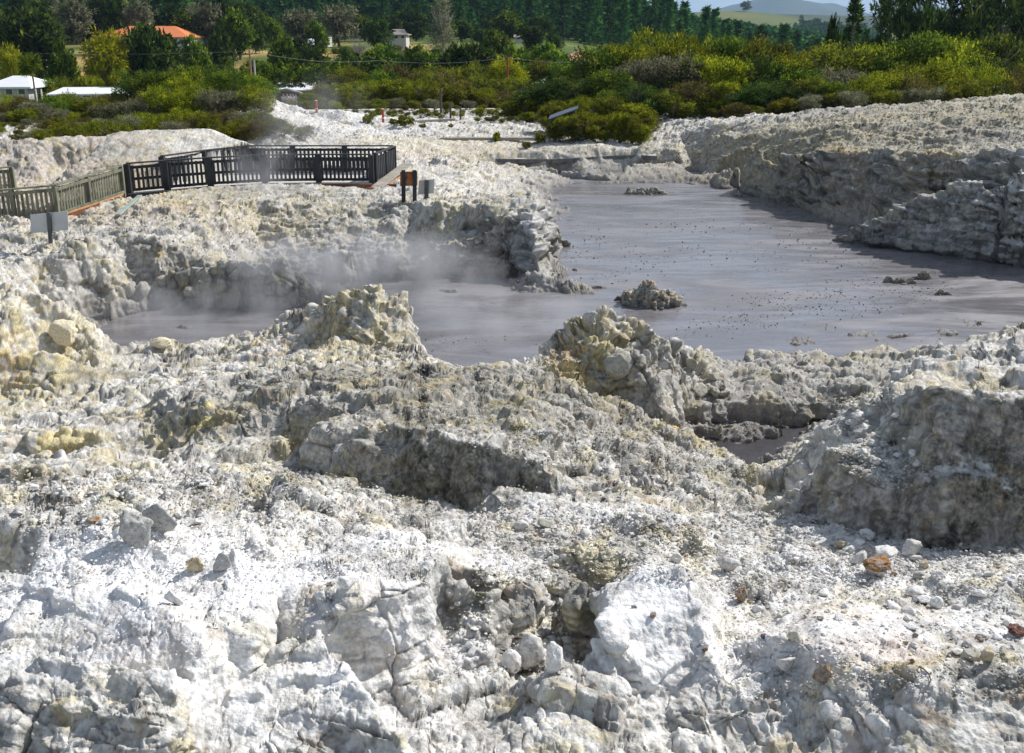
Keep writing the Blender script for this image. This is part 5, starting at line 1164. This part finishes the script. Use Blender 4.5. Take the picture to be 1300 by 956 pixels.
# heavier posts and more open pickets
fence('picket_fence', 'dark stained picket fence along the near side of the viewing platform', nearp, DW, pick=.155, pw=.085, rails=(.12,.50,.90), postw=.2)
def atop(px, py, z): return W(px, py, z)
farp = []
for px, pyt in [(152,204),(205,197.5),(258,190.5),(310,184.5),(371,184.5),(437,184.5),(499,184.5)]:
    x, y, _ = W(px, pyt, FZ0+1.12); farp.append((x, y, FZ0+.02))
fence('picket_fence', 'dark stained picket fence along the far side of the viewing platform', farp[1:], DW, pick=.155, pw=.085, rails=(.12,.50,.90), postw=.2)
a_, b_ = Vector(nearp[-1]), Vector(farp[-1]); a2, b2 = a_.lerp(b_, .06), a_.lerp(b_, .95)
fence('slatted_end_fence', 'dark end fence with pale rails closing the right end of the platform', [a2+Vector((.1,0,0)), a2.lerp(b2,.5)+Vector((.1,0,0)), b2+Vector((.1,0,0))], DW, pick=.20, pw=.14, rails=(.15,.62), postw=.12, rmat=BW)
leftp = [W(163,247,FZ0), W(115,262,1.33), W(74,276,1.22), W(20,281,1.15), W(-40,287,1.1)]
leftp[0] = (leftp[0][0]-.12, leftp[0][1]-.1, leftp[0][2])
fence('weathered_picket_fence', 'weathered greenish picket fence on the left beside the grey sign back', leftp, GW, pick=.13, pw=.085, rails=(.12,.92), postw=.13, hgt=.98)
lp2 = [W(-60,262,1.5), W(-20,255,1.5), W(20,251,1.5)]
fence('weathered_picket_fence', 'short end of another weathered fence at the left edge', lp2, GW, pick=.13, pw=.085, rails=(.12,.92), hgt=1.0)
# deck of the platform and path
def ribbon(name, la, lb_, z_th, mat, parent=None):
    m = MB()
    for i in range(len(la)-1):
        a, b, c, d = Vector(la[i]), Vector(la[i+1]), Vector(lb_[i+1]), Vector(lb_[i]); dn = Vector((0,0,-z_th)); m.quadbox([a+dn, b+dn, c+dn, d+dn, a, b, c, d])
    return m.build(name, mat, parent)
deck = empty('viewing_platform', nearp[0]); tag(deck, 'pale viewing platform floor between the two dark fences', 'platform'); oz = Vector(nearp[0])
fa_ = [Vector(p)-oz+Vector((0,-.15,.01)) for p in nearp]; fb_ = [Vector(farp[i])-oz+Vector((0,.15,.01)) for i in (1,2,3,4,5,6)]
ribbon('deck', fa_, fb_, .12, simple('pale_gravel_deck', (.55,.53,.48), .95, .2, 20, .6), deck)
for k_, (p0, p1, mt) in enumerate([(nearp[0], nearp[2], DW), (nearp[2], nearp[3], RW_), (nearp[3], nearp[5], RW_)]):
    m = MB(); p0, p1 = Vector(p0)-oz, Vector(p1)-oz
    if k_ == 2: p1 = p1+Vector((1.0,-.2,-.02))
    m.bar(p0+Vector((0,-.22,-.10)), p1+Vector((0,-.22,-.10)), .10, .26); m.build('edge_beam', mt, deck, .01)
path = empty('timber_path_edge', leftp[0]); tag(path, 'orange edged timber plinth under the weathered left fence', 'retaining edge'); ol = Vector(leftp[0])
for k_, (a, b, mt) in enumerate([(0,1,RW_),(1,2,RW_),(2,3,BW),(3,4,BW)]):
    p0, p1 = Vector(leftp[a])-ol, Vector(leftp[b])-ol; m = MB(); m.bar(p0+Vector((0,-.14,-.16)), p1+Vector((0,-.14,-.16)), .08, .34); m.build('plinth_board', mt, path, .01)
    if k_ < 2: m = MB(); m.bar(p0+Vector((0,-.16,.045)), p1+Vector((0,-.16,.045)), .10, .06); m.build('orange_edge_board', OW, path, .005)
m = MB(); p0 = Vector(W(150,276,1.4)); p1 = Vector(W(178,252,1.45)); m.bar(p0+Vector((0,0,.08)), p1+Vector((0,0,.1)), .16, .05); o = m.build('plank', simple('pale_green_plank', (.30,.36,.32), .6, .2, 4), None, .005); tag(o, 'loose pale green plank lying below the corner of the two fences', 'plank')
# ramp boards right of the platform
rp = empty('broken_timber_ramp', W(500,222,FZ0)); tag(rp, 'bleached broken boards sloping off the right end of the platform', 'ramp'); orr = Vector(W(500,222,FZ0))
for (a, b, w, mt, nm) in [((478,238,1.42),(517,208,1.75),.45,BW,'ramp_board'),((470,240,1.40),(490,236,1.35),.3,RW_,'ramp_board'),((492,236,1.38),(510,224,1.5),.12,OW,'ramp_board')]:
    m = MB(); m.bar(Vector(W(*a))-orr, Vector(W(*b))-orr, w, .06); m.build(nm, mt, rp, .006)
# ------------------------------------------------------------------ signs
GALV = simple('dull_grey_sign_back', (.52,.53,.53), .5, .08, 3, .1, .4); RUST = simple('rusty_orange_board', (.45,.17,.06), .85, .5, 5, .5, .2, 0, (1,1,1), .01, (.12,.05,.03)); GP = simple('dark_grey_post', (.10,.10,.10), .7, .3, 5)
def sign(px, py_foot, w, h, py_c, label, mats, posts=(0,), tilt=0, rz=0, post_top=None, wid=.07, facing=0):
    p = hit(px, py_foot); s = math.hypot(p.x, p.y)/FPX; root = empty('sign', p, rz); tag(root, label, 'sign')
    zc = (py_foot-py_c)*s*1.02; m = MB(); ct = math.cos(tilt); b = MB()
    hw, hh = w*s/2, h*s/2
    sy = .05
    c8 = []
    for yy in (sy, sy+.02):
        for (a, c) in ((-hw,-hh),(hw,-hh),(hw,hh),(-hw,hh)): c8.append((a+c*math.sin(tilt), yy, zc+c+a*math.sin(tilt)))
    b.quadbox(c8[:4]+c8[4:]); b.build('board', mats[0], root, .003)
    for o_ in posts:
        m = MB(); zt = zc+(post_top if post_top is not None else h*.48)*s; m.bar((o_*s+tilt*zc*-.4, 0, -.2), (o_*s+tilt*zt*.6, 0, zt), wid, wid*.8, (0,1,0)); m.build('post', mats[1], root, .004)
    return root
sign(65, 308, 44, 22, 286, 'blank grey back of a wide sign on one leaning post below the left fence', (GALV, GP), (0,), .09, 0, 12, .10)
sign(541, 251, 20, 18, 238, 'blank grey back of a small sign right of the rusty board', (GALV, GP), (0,), .08, 0, 9, .14)
sign(519, 258, 22, 18, 228, 'rusty orange board held by two dark posts', (RUST, DW), (-7, 7), .03, 0, 11, .13)
# grey tilted panel in the right thicket
pp = Vector(W(698,153,1.6+.4)); root = empty('lean_to_shelter', WD(700,150,57)); tag(root, 'grey sloping shelter roof sticking out of the right thicket', 'shelter'); o0 = Vector(WD(700,150,57))
A1 = Vector(WD(696,153,56.8))-o0; A2 = Vector(WD(733,139.5,57.6))-o0; bk = Vector((.15,1.3,.12)); m = MB(); up = Vector((0,0,.07))
m.quadbox([A1, A2, A2+bk, A1+bk, A1+up, A2+up, A2+bk+up, A1+bk+up]); m.build('roof', simple('grey_metal_roof', (.10,.12,.15), .5, .15, 3, .1, .4), root)
for t in (.04, .9):
    m = MB(); q_ = A1.lerp(A2, t); m.bar(q_+Vector((0,.1,0)), q_+Vector((0,.1,-1.6)), .1, .1); m.build('post', GP, root)
# path kerb
pk_ = [W(612,189,1.22), W(650,190,1.2), W(700,190.5,1.2), W(740,188.5,1.22), W(780,185,1.27), W(812,181.5,1.4), W(835,178,1.6)]
pk_ = [(x, y, float(ground_at(x, y))+.05) for x, y, z in pk_]
zk = np.mean([p[2] for p in pk_]); pk_ = [(x, y, zk+.07+.012*i) for i, (x, y, z) in enumerate(pk_)]
kr = empty('timber_path', pk_[0]); tag(kr, 'long pale timber edged path running to the right thicket', 'path'); ok_ = Vector(pk_[0])
la = [Vector(p)-ok_ for p in pk_]; lb2 = [v+Vector((.1,1.4,.03)) for v in la]
ribbon('walkway', la, lb2, .1, simple('pale_grey_walkway', (.42,.41,.39), .9, .12, 12), kr)
m = MB()
for a, b in zip(la, la[1:]): m.bar(a+Vector((0,-.06,-.06)), b+Vector((0,-.06,-.06)), .08, .22)
m.build('kerb_board', simple('grey_kerb_timber', (.16,.155,.15), .85, .3, 4), kr)
x, y = at_px(650, 59); pts2 = [Vector(W(q_, 178.5, 1.3)) for q_ in (560, 600, 640, 684)]
m = MB()
for a, b in zip(pts2, pts2[1:]): m.bar(a+Vector((0,0,.1)), b+Vector((0,0,.1)), .5, .16)
o = m.build('low_timber_edge', BW, None); tag(o, 'low pale timber edging behind the long path', 'path edge')
p0 = [Vector(W(500, 157.5, 1.5)), Vector(W(545, 154.5, 1.5)), Vector(W(576,153,1.5))]; m = MB()
for a, b in zip(p0, p0[1:]): m.bar(a+Vector((0,0,.06)), b+Vector((0,0,.06)), .35, .14)
o = m.build('low_timber_edge', BW, None); tag(o, 'thin pale timber edging beside the row of dark posts', 'path edge')
# ------------------------------------------------------------------ posts, poles, wire
RP = simple('red_painted_post', (.42,.07,.05), .6, .2, 4); WP = simple('white_painted_band', (.75,.74,.72), .6, .05, 4); DP = simple('dark_weathered_post', (.10,.075,.075), .85, .3, 5)
def marker(px, pyb, pyt, w, label, band=True, mat=None, tiltx=0):
    p = hit(px, pyb); s = math.hypot(p.x, p.y)/FPX; h = (pyb-pyt)*s; root = empty('marker_post', p); tag(root, label, 'post'); m = MB()
    m.tube([(0,0,-.2), (tiltx*h,0,h)], [w*s/2, w*s/2], 8); m.build('post', mat or RP, root)
    if band: m = MB(); m.tube([(tiltx*h*.3,0,h*.3), (tiltx*h*.36,0,h*.36)], [w*s*.54]*2, 8); m.build('painted_band', WP, root); m = MB(); m.tube([(tiltx*h*.98,0,h*.98), (tiltx*h,0,h*1.03)], [w*s*.54]*2, 8); m.build('post_cap', WP, root)
    return root
marker(402, 144, 130, 3, 'red marker post with white band on the pale mound')
marker(486, 156, 140, 3, 'red marker post with white band beside the low shrub')
marker(560, 144, 115, 3, 'tall dark post before the middle thicket', False, DP)
marker(571, 153, 132, 2.6, 'dark post right of the tall dark post', False, DP, .01)
marker(584, 152, 136, 2.4, 'rightmost dark post beside the gap in the thicket', False, DP)
marker(533, 146, 134, 2.2, 'short dark post left of the tall dark post', False, DP)
marker(551, 145, 136, 2.0, 'shortest dark post just left of the tall one', False, DP)
def pole(px, d, ytop, ybot, w, label, mats, arm=False, nm='power_pole', band=None):
    b = Vector(WD(px, ybot, d)); t = Vector(WD(px, ytop, d)); root = empty(nm, b); tag(root, label, 'pole'); h = t.z-b.z; r_ = w*d/FPX/2
    m = MB(); m.tube([(0,0,-1.5), (0,0,h)], [r_*1.1, r_*.85], 8); m.build('shaft', mats[0], root)
    if band: m = MB(); m.tube([(0,0,h*.55), (0,0,h*.98)], [r_*1.12, r_*1.0], 8); m.build('upper_sleeve', mats[1], root)
    if arm: m = MB(); m.box(-.5,.5,-.05,.05,h-.35,h-.25); m.build('cross_arm', mats[0], root)
    return root
pole(319.5, 74, 63, 104, 2.6, 'brown power pole at the right end of the left thicket', (simple('brown_pole', (.28,.15,.12), .8, .3, 4), WP))
pole(325, 76, 76, 108, 2.2, 'grey power pole just right of the brown one', (simple('grey_pole', (.45,.44,.42), .8, .2, 4), WP))
pole(644.5, 96, 72, 86, 2.4, 'short reddish pole carrying the wire over the middle thicket', (RP, WP))
wm = simple('grey_wire', (.16,.16,.16), .5, .1, 3)
def wire(pts_, r_, label):
    r_ *= .42; m = MB(); P = []
    for a, b in zip(pts_, pts_[1:]):
        a, b = Vector(WD(*a)), Vector(WD(*b)); P += [a.lerp(b, t/12)+Vector((0,0,-.35*math.sin(math.pi*t/12))) for t in range(12)]
    P.append(Vector(WD(*pts_[-1]))); m.tube(P, [r_]*len(P), 4); o = m.build('power_line', wm); tag(o, label, 'wire')
wire([(-60,62,100),(319.5,65,74)], .022, 'thin power line crossing in front of the golden tree')
wire([(319.5,66,74),(480,77,88),(644.5,73,96)], .022, 'thin power line sagging over the middle thicket')
wire([(644.5,73,96),(760,76,118)], .022, 'thin power line running right from the reddish pole')
HAZE_D = 0.00009
# ------------------------------------------------------------------ buildings
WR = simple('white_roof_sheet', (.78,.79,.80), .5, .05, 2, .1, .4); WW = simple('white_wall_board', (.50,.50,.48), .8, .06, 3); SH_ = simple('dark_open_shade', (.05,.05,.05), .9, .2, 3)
GLS = simple('dark_window_glass', (.04,.05,.06), .15, .1, 2, 0, .6); TILE = simple('orange_roof_tiles', (.62,.20,.07), .8, .18, 3, .5); PINK = simple('faded_pink_roof', (.60,.26,.22), .8, .2, 3, .4); GRF = simple('grey_brown_roof', (.25,.22,.20), .8, .2, 3)
def hip(m, x0,x1,y0,y1,z0,z1,inset, th=.15):
    ym = (y0+y1)/2; i = inset
    m.poly([(x0,y0,z0),(x1,y0,z0),(x1,y1,z0),(x0,y1,z0),(x0+i,ym,z1),(x1-i,ym,z1),(x0,y0,z0-th),(x1,y0,z0-th),(x1,y1,z0-th),(x0,y1,z0-th)],
           [(0,1,5,4),(1,2,5),(2,3,4,5),(3,0,4),(6,7,1,0),(7,8,2,1),(8,9,3,2),(9,6,0,3),(9,8,7,6)])
def building(name, px0, px1, yb, yeave, yridge, d, label, wall, roof, kind='hip', depth=8, wins=0, rz=0, inset=None, cat='house', over=.5, chim=False):
    a, b = Vector(WD(px0, yeave, d)), Vector(WD(px1, yeave, d)); c = (a+b)/2; base = Vector(WD((px0+px1)/2, yb, d)).z
    root = empty(name, (c.x, c.y, base), rz); tag(root, label, cat); hw = (b.x-a.x)/2; ze = a.z-base; zr = WD(px0, yridge, d+depth/2)[2]-base
    m = MB(); m.box(-hw+over, hw-over, 0, depth, -2, ze-.16); m.build('wall', wall, root)
    m = MB()
    if kind == 'hip': hip(m, -hw, hw, -over, depth+over, ze, zr, inset if inset is not None else min(hw*.8, depth*.55))
    elif kind == 'gable_x':   # ridge along x
        m.poly([(-hw,-over,ze),(hw,-over,ze),(hw,depth/2,zr),(-hw,depth/2,zr),(hw,depth+over,ze),(-hw,depth+over,ze),(-hw,-over,ze-.15),(hw,-over,ze-.15),(hw,depth+over,ze-.15),(-hw,depth+over,ze-.15)],
               [(0,1,2,3),(3,2,4,5),(6,7,1,0),(8,9,5,4),(6,9,8,7),(1,7,8,4,2),(0,3,5,9,6)])
    elif kind == 'gable_y':
        m.poly([(-hw,-over,ze),(0,-over,zr),(hw,-over,ze),(-hw,depth,ze),(0,depth,zr),(hw,depth,ze),(-hw,-over,ze-.15),(0,-over,zr-.15),(hw,-over,ze-.15),(-hw,depth,ze-.15),(0,depth,zr-.15),(hw,depth,ze-.15)],
               [(0,3,4,1),(1,4,5,2),(6,7,10,9)[::-1],(7,8,11,10)[::-1],(0,1,7,6),(1,2,8,7),(3,9,10,4),(4,10,11,5),(0,6,9,3),(2,5,11,8)])
    elif kind == 'flat':
        m.quadbox([(-hw,-over,ze-.12),(hw,-over,ze-.12),(hw,depth,zr-.12),(-hw,depth,zr-.12),(-hw,-over,ze),(hw,-over,ze),(hw,depth,zr),(-hw,depth,zr)])
    rf_ = m.build('roof', roof, root)
    if chim: m = MB(); m.box(-hw*.05,hw*.03,depth*.3,depth*.42,ze,zr+.6); m.build('chimney', GRF, rf_)
    for i in range(wins):
        x0 = -hw+over+(2*hw-2*over)*(i+.25)/wins; x1 = x0+(2*hw-2*over)*.5/wins; m = MB(); m.box(x0-.08, x1+.08, -.05, .02, ze*.38, ze*.85); fr_ = m.build('window', WP, root)
        m = MB(); m.box(x0, x1, -.07, -.052, ze*.42, ze*.81); m.build('pane', GLS, fr_)
    return root
building('orange_roofed_house', 120, 240, 62, 47, 33, 215, 'long white house under an orange tiled hip roof', WW, TILE, 'hip', 14, 9, 0, 5, chim=True)
building('white_gabled_house', 488, 518, 52, 44, 37, 228, 'white gabled house under a brown roof on the green slope', WW, GRF, 'hip', 8, 3, 0, 4)
building('small_cottage', 386, 418, 50, 43, 39.5, 235, 'low cottage with two brown roofs behind the water tank', WW, GRF, 'gable_x', 6, 3)
building('pink_roofed_house', 714, 766, 92, 77, 64, 140, 'house showing only its faded pink roof above the thicket', WW, PINK, 'hip', 8, 2)
building('white_roofed_house', -20, 42, 127, 110, 96, 92, 'white roofed house at the left edge of the photo', WW, WR, 'hip', 5, 3, 0, 1.5)
building('low_white_shed', 62, 158, 127, 119, 112.5, 88, 'low shed with a long white sloping roof behind the left thicket', WW, WR, 'flat', 6, 5, .18, cat='shed', over=.2)
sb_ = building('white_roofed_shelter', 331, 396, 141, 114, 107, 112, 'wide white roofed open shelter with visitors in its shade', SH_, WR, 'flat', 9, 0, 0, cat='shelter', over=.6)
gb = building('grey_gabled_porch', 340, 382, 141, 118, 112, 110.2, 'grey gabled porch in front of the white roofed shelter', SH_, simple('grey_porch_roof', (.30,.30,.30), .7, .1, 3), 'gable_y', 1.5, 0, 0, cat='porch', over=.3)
building('grey_far_roof', 652, 664, 52, 47, 44, 260, 'small grey roof among the trees left of the round dark green tree', WW, GRF, 'gable_x', 5, 1)
b = Vector(WD(395, 55, 200)); root = empty('water_tank', b); tag(root, 'small round white water tank below the low cottage', 'tank'); m = MB(); m.tube([(0,0,-.5), (0,0,.7)], [.6,.6], 20); m.build('tank_body', WR, root); m = MB(); m.tube([(0,0,.7), (0,0,.85)], [.62,.12], 20); m.build('lid', WR, root)
b = Vector(WD(691.5, 106, 96)); o = island  # white tank among shrubs
root = empty('white_tank', b); tag(root, 'small white tank half hidden in the shrubs left of the right thicket', 'tank'); m = MB(); m.tube([(0,0,-.6), (0,0,.28), (0,0,.42)], [.36,.36,.12], 16); m.build('tank_body', WR, root); m = MB(); m.box(-.9,-.35,-.2,.2,-.6,.1); m.build('side_box', WR, root)
# white fence posts near the low shed
for px in (47, 54, 88): pole(px, 84, 113 if px != 88 else 112, 128, 2.0, 'short white post in front of the low shed', (WP, WP), nm='white_post')['group'] = 'white posts by the low shed'
# cabbage tree
b = at_px(33, 84); e = empty('cabbage_tree', (b[0], b[1], WD(33, 128, 84)[2])); tag(e, 'thin trunked cabbage tree with a round tuft beside the white roofed house', 'tree')
V, F_, v = leaf_cloud([(0,0,3.0,.6,.6,.5),(-.3,0,2.6,.4,.4,.35)], 1500, .5, .05, 501, up=.1, clump=16); me = np_mesh('crown', V, F_, False, {'leaf': v}); me.materials.append(LM['green']); link('crown', me, None, e)
m = MB(); m.tube([(0,0,-1), (.05,0,1.5), (0,0,2.8)], [.09,.07,.06], 7); m.build('trunk', BARK, e)
# palm-like tuft tree in the yellow grass
b = at_px(285, 118); e = empty('cabbage_tree', (b[0], b[1], WD(285, 90, 118)[2])); tag(e, 'small spiky tuft tree standing in the yellow grass', 'tree')
V, F_, v = leaf_cloud([(0,0,.9,.3,.3,.25)], 500, .5, .05, 502, up=.2, clump=10); me = np_mesh('crown', V, F_, False, {'leaf': v}); me.materials.append(LM['green']); link('crown', me, None, e)
m = MB(); m.tube([(0,0,-.5), (0,0,.8)], [.06,.05], 6); m.build('trunk', BARK, e)
# ------------------------------------------------------------------ visitors in the shelter's shade
SKIN = simple('skin', (.45,.28,.20), .6, .05, 3, 0); HAIR = simple('dark_hair', (.03,.02,.015), .7, .1, 3, 0)
def person(px, pyf, d, h, top, legs, rz, label, armup=0):
    """one skinned body, clothing as children"""
    b = Vector(WD(px, pyf, d)); k = h/1.72
    def skin(name, verts, edges, mat, parent, sub=1):
        me = bpy.data.meshes.new(name); me.from_pydata([tuple(Vector(v[:3])*k) for v in verts], edges, []); me.update(); o = link(name, me, mat, parent)
        sm = o.modifiers.new('skin', 'SKIN'); 
        for i, v in enumerate(verts): me.skin_vertices[0].data[i].radius = (v[3]*k, v[4]*k)
        me.skin_vertices[0].data[0].use_root = True
        ss = o.modifiers.new('sub', 'SUBSURF'); ss.levels = sub; ss.render_levels = sub; return o
    def need(o): return o
    me0 = None
    V = [(0,0,.95,.13,.10),(0,0,1.15,.12,.09),(0,0,1.38,.15,.10),(0,0,1.47,.055,.055),(0,-.01,1.56,.075,.085),(0,-.01,1.68,.07,.08),
         (.17,0,1.38,.05,.05),(.21,.0,1.12,.04,.04),(.20,-.10,.92+armup*.3,.032,.032),(.20,-.14,.86+armup*.35,.03,.02),(-.17,0,1.38,.05,.05),(-.21,0,1.12,.04,.04),(-.20,-.08,.90,.032,.032),(-.20,-.11,.84,.03,.02),
         (.09,0,.85,.085,.085),(.10,-.02,.48,.055,.06),(.10,.02,.08,.04,.045),(.10,-.13,.03,.04,.03),(-.09,0,.85,.085,.085),(-.10,.02,.48,.055,.06),(-.11,.05,.08,.04,.045),(-.11,-.09,.03,.04,.03)]
    E = [(0,1),(1,2),(2,3),(3,4),(4,5),(2,6),(6,7),(7,8),(8,9),(2,10),(10,11),(11,12),(12,13),(0,14),(14,15),(15,16),(16,17),(0,18),(18,19),(19,20),(20,21)]
    root = empty('person', b, rz); tag(root, label, 'person')
    def mk(name, verts, edges, mat):
        me = bpy.data.meshes.new(name); me.from_pydata([tuple(Vector(v[:3])*k) for v in verts], edges, []); me.update()
        o = link(name, me, mat, root); o.modifiers.new('skin', 'SKIN')
        for i, v in enumerate(verts): me.skin_vertices[0].data[i].radius = (v[3]*k, v[4]*k)
        s2 = o.modifiers.new('sub', 'SUBSURF'); s2.levels = 1; s2.render_levels = 1; return o
    mk('body', V, E, SKIN)
    mk('shirt', [(0,0,.92,.155,.12),(0,0,1.15,.145,.11),(0,0,1.39,.165,.115),(.18,0,1.38,.065,.065),(.215,0,1.16,.055,.055),(-.18,0,1.38,.065,.065),(-.215,0,1.16,.055,.055)], [(0,1),(1,2),(2,3),(3,4),(2,5),(5,6)], top)
    mk('trousers', [(0,0,.93,.14,.115),(.095,0,.83,.10,.10),(.10,-.02,.48,.075,.075),(.10,.02,.14,.055,.06),(-.095,0,.83,.10,.10),(-.10,.02,.48,.075,.075),(-.11,.05,.14,.055,.06)], [(0,1),(1,2),(2,3),(0,4),(4,5),(5,6)], legs)
    mk('hair', [(0,.03,1.62,.075,.075),(0,.0,1.71,.07,.07)], [(0,1)], HAIR)
    return root
TW = simple('white_cotton', (.75,.74,.73), .9, .05, 5, 0); TP = simple('pale_pink_cotton', (.65,.50,.48), .9, .05, 5, 0); TD = simple('dark_trousers', (.05,.055,.07), .9, .1, 5, 0); TB = simple('pale_blue_cotton', (.45,.52,.60), .9, .05, 5, 0)
for px, d, top, leg, rz, lb in [(361,104,TW,TD,.3,'person in a white shirt standing leftmost in the shelter'),(365.5,103.5,TW,TP,-.5,'person in white shirt and pale trousers second from left'),(369.5,104.5,TP,TD,.8,'person in a pale pink top in the middle of the group'),(373,103.8,TW,TD,2.6,'person in white seen from behind right of the pink top'),(376.5,104.8,TB,TW,-.9,'person in a pale blue top at the right end of the group')]:
    person(px, 139.5, d, 1.65, top, leg, rz, lb)
# ------------------------------------------------------------------ small litter and twig
p = hit(968, 810); m = MB(); s = math.hypot(p.x, p.y)/FPX; root = empty('litter_tube', p+Vector((0,0,3*s)), .4); tag(root, 'small dark plastic tube with a pink end lying on the gravel', 'litter')
m.tube([(-3*s,0,0), (2.6*s,0,0)], [3.6*s,3.6*s], 12); m.build('tube', simple('dark_plastic', (.03,.035,.06), .3, .1, 3, 0, .5), root); m = MB(); m.tube([(2.6*s,0,0), (5*s,0,0)], [2.6*s,2.4*s], 12); m.build('cap', simple('pink_plastic', (.6,.06,.22), .35, .05, 3, 0, .5), root)
m = MB(); P = [hit(a, b)+Vector((0,0,.012)) for a, b in [(1166,849),(1172,853),(1178,858),(1181,866),(1180,874)]]; m.tube(P, [.004,.005,.005,.004,.002], 5); o = m.build('twig', simple('brown_twig', (.12,.08,.05), .8)); tag(o, 'thin curved brown twig on the pink slab near the bottom edge', 'twig')
# ------------------------------------------------------------------ steam and haze
def steam(px, py, z, rx, ry, rz, dens, label, seed, sc=.5):
    import bmesh
    c = W(px, py, z); bm = bmesh.new(); bmesh.ops.create_icosphere(bm, subdivisions=3, radius=1); me = bpy.data.meshes.new('steam'); bm.to_mesh(me); bm.free()
    for v in me.vertices: v.co = Vector((v.co.x*rx, v.co.y*ry, v.co.z*rz))
    k = NT_('steam_vapour'); tcn = k.obj(); n = k.noise(sc, 4, .6, k.map(tcn, (1,1,.75)), .6)
    ln_ = k.n('ShaderNodeVectorMath', operation='LENGTH'); k.l(k.map(tcn, (1/rx, 1/ry, 1/rz)), ln_.inputs[0])
    f = k.rng(ln_.outputs['Value'], .1, .95, 1, 0); f = k.math('MULTIPLY', f, k.rng(n, .40, .68)); 
    pv = k.n('ShaderNodeVolumePrincipled'); pv.inputs['Color'].default_value = (.95,.96,1,1); pv.inputs['Anisotropy'].default_value = .2; k.l(k.math('MULTIPLY', f, dens), pv.inputs['Density']); k.l(pv.outputs[0], k.out.inputs['Volume'])
    o = link('steam', me, k.m); o.location = (c[0], c[1], c[2]); tag(o, label, kind='stuff'); return o
steam(455, 350, .9, 4.6, 1.9, 1.6, 2.4, 'white steam drifting over the join of the two pools', 1, .9)
steam(620, 400, .5, 3.6, 2.2, .9, .9, 'thin steam lying on the near end of the main pool', 2, .8)
steam(250, 395, .7, 3.6, 1.6, .9, .8, 'thin steam over the left pool', 3, .9)
steam(335, 215, 2.2, 1.8, 2.0, 1.6, .45, 'steam puff in front of the dark platform fence', 4, .8)
steam(400, 150, 3.4, 3.6, 2.5, 2.6, .3, 'faint steam before the middle thicket', 5, .4)
hb = MB(); hb.box(-16000, 16000, -60, 16500, -60, 420)
k = NT_('valley_haze'); pv = k.n('ShaderNodeVolumePrincipled'); pv.inputs['Color'].default_value = (.52,.74,1,1); pv.inputs['Density'].default_value = HAZE_D; pv.inputs['Anisotropy'].default_value = 0
k.l(pv.outputs[0], k.out.inputs['Volume'])
tag(hb.build('haze', k.m), 'pale blue air haze over the valley', kind='stuff')
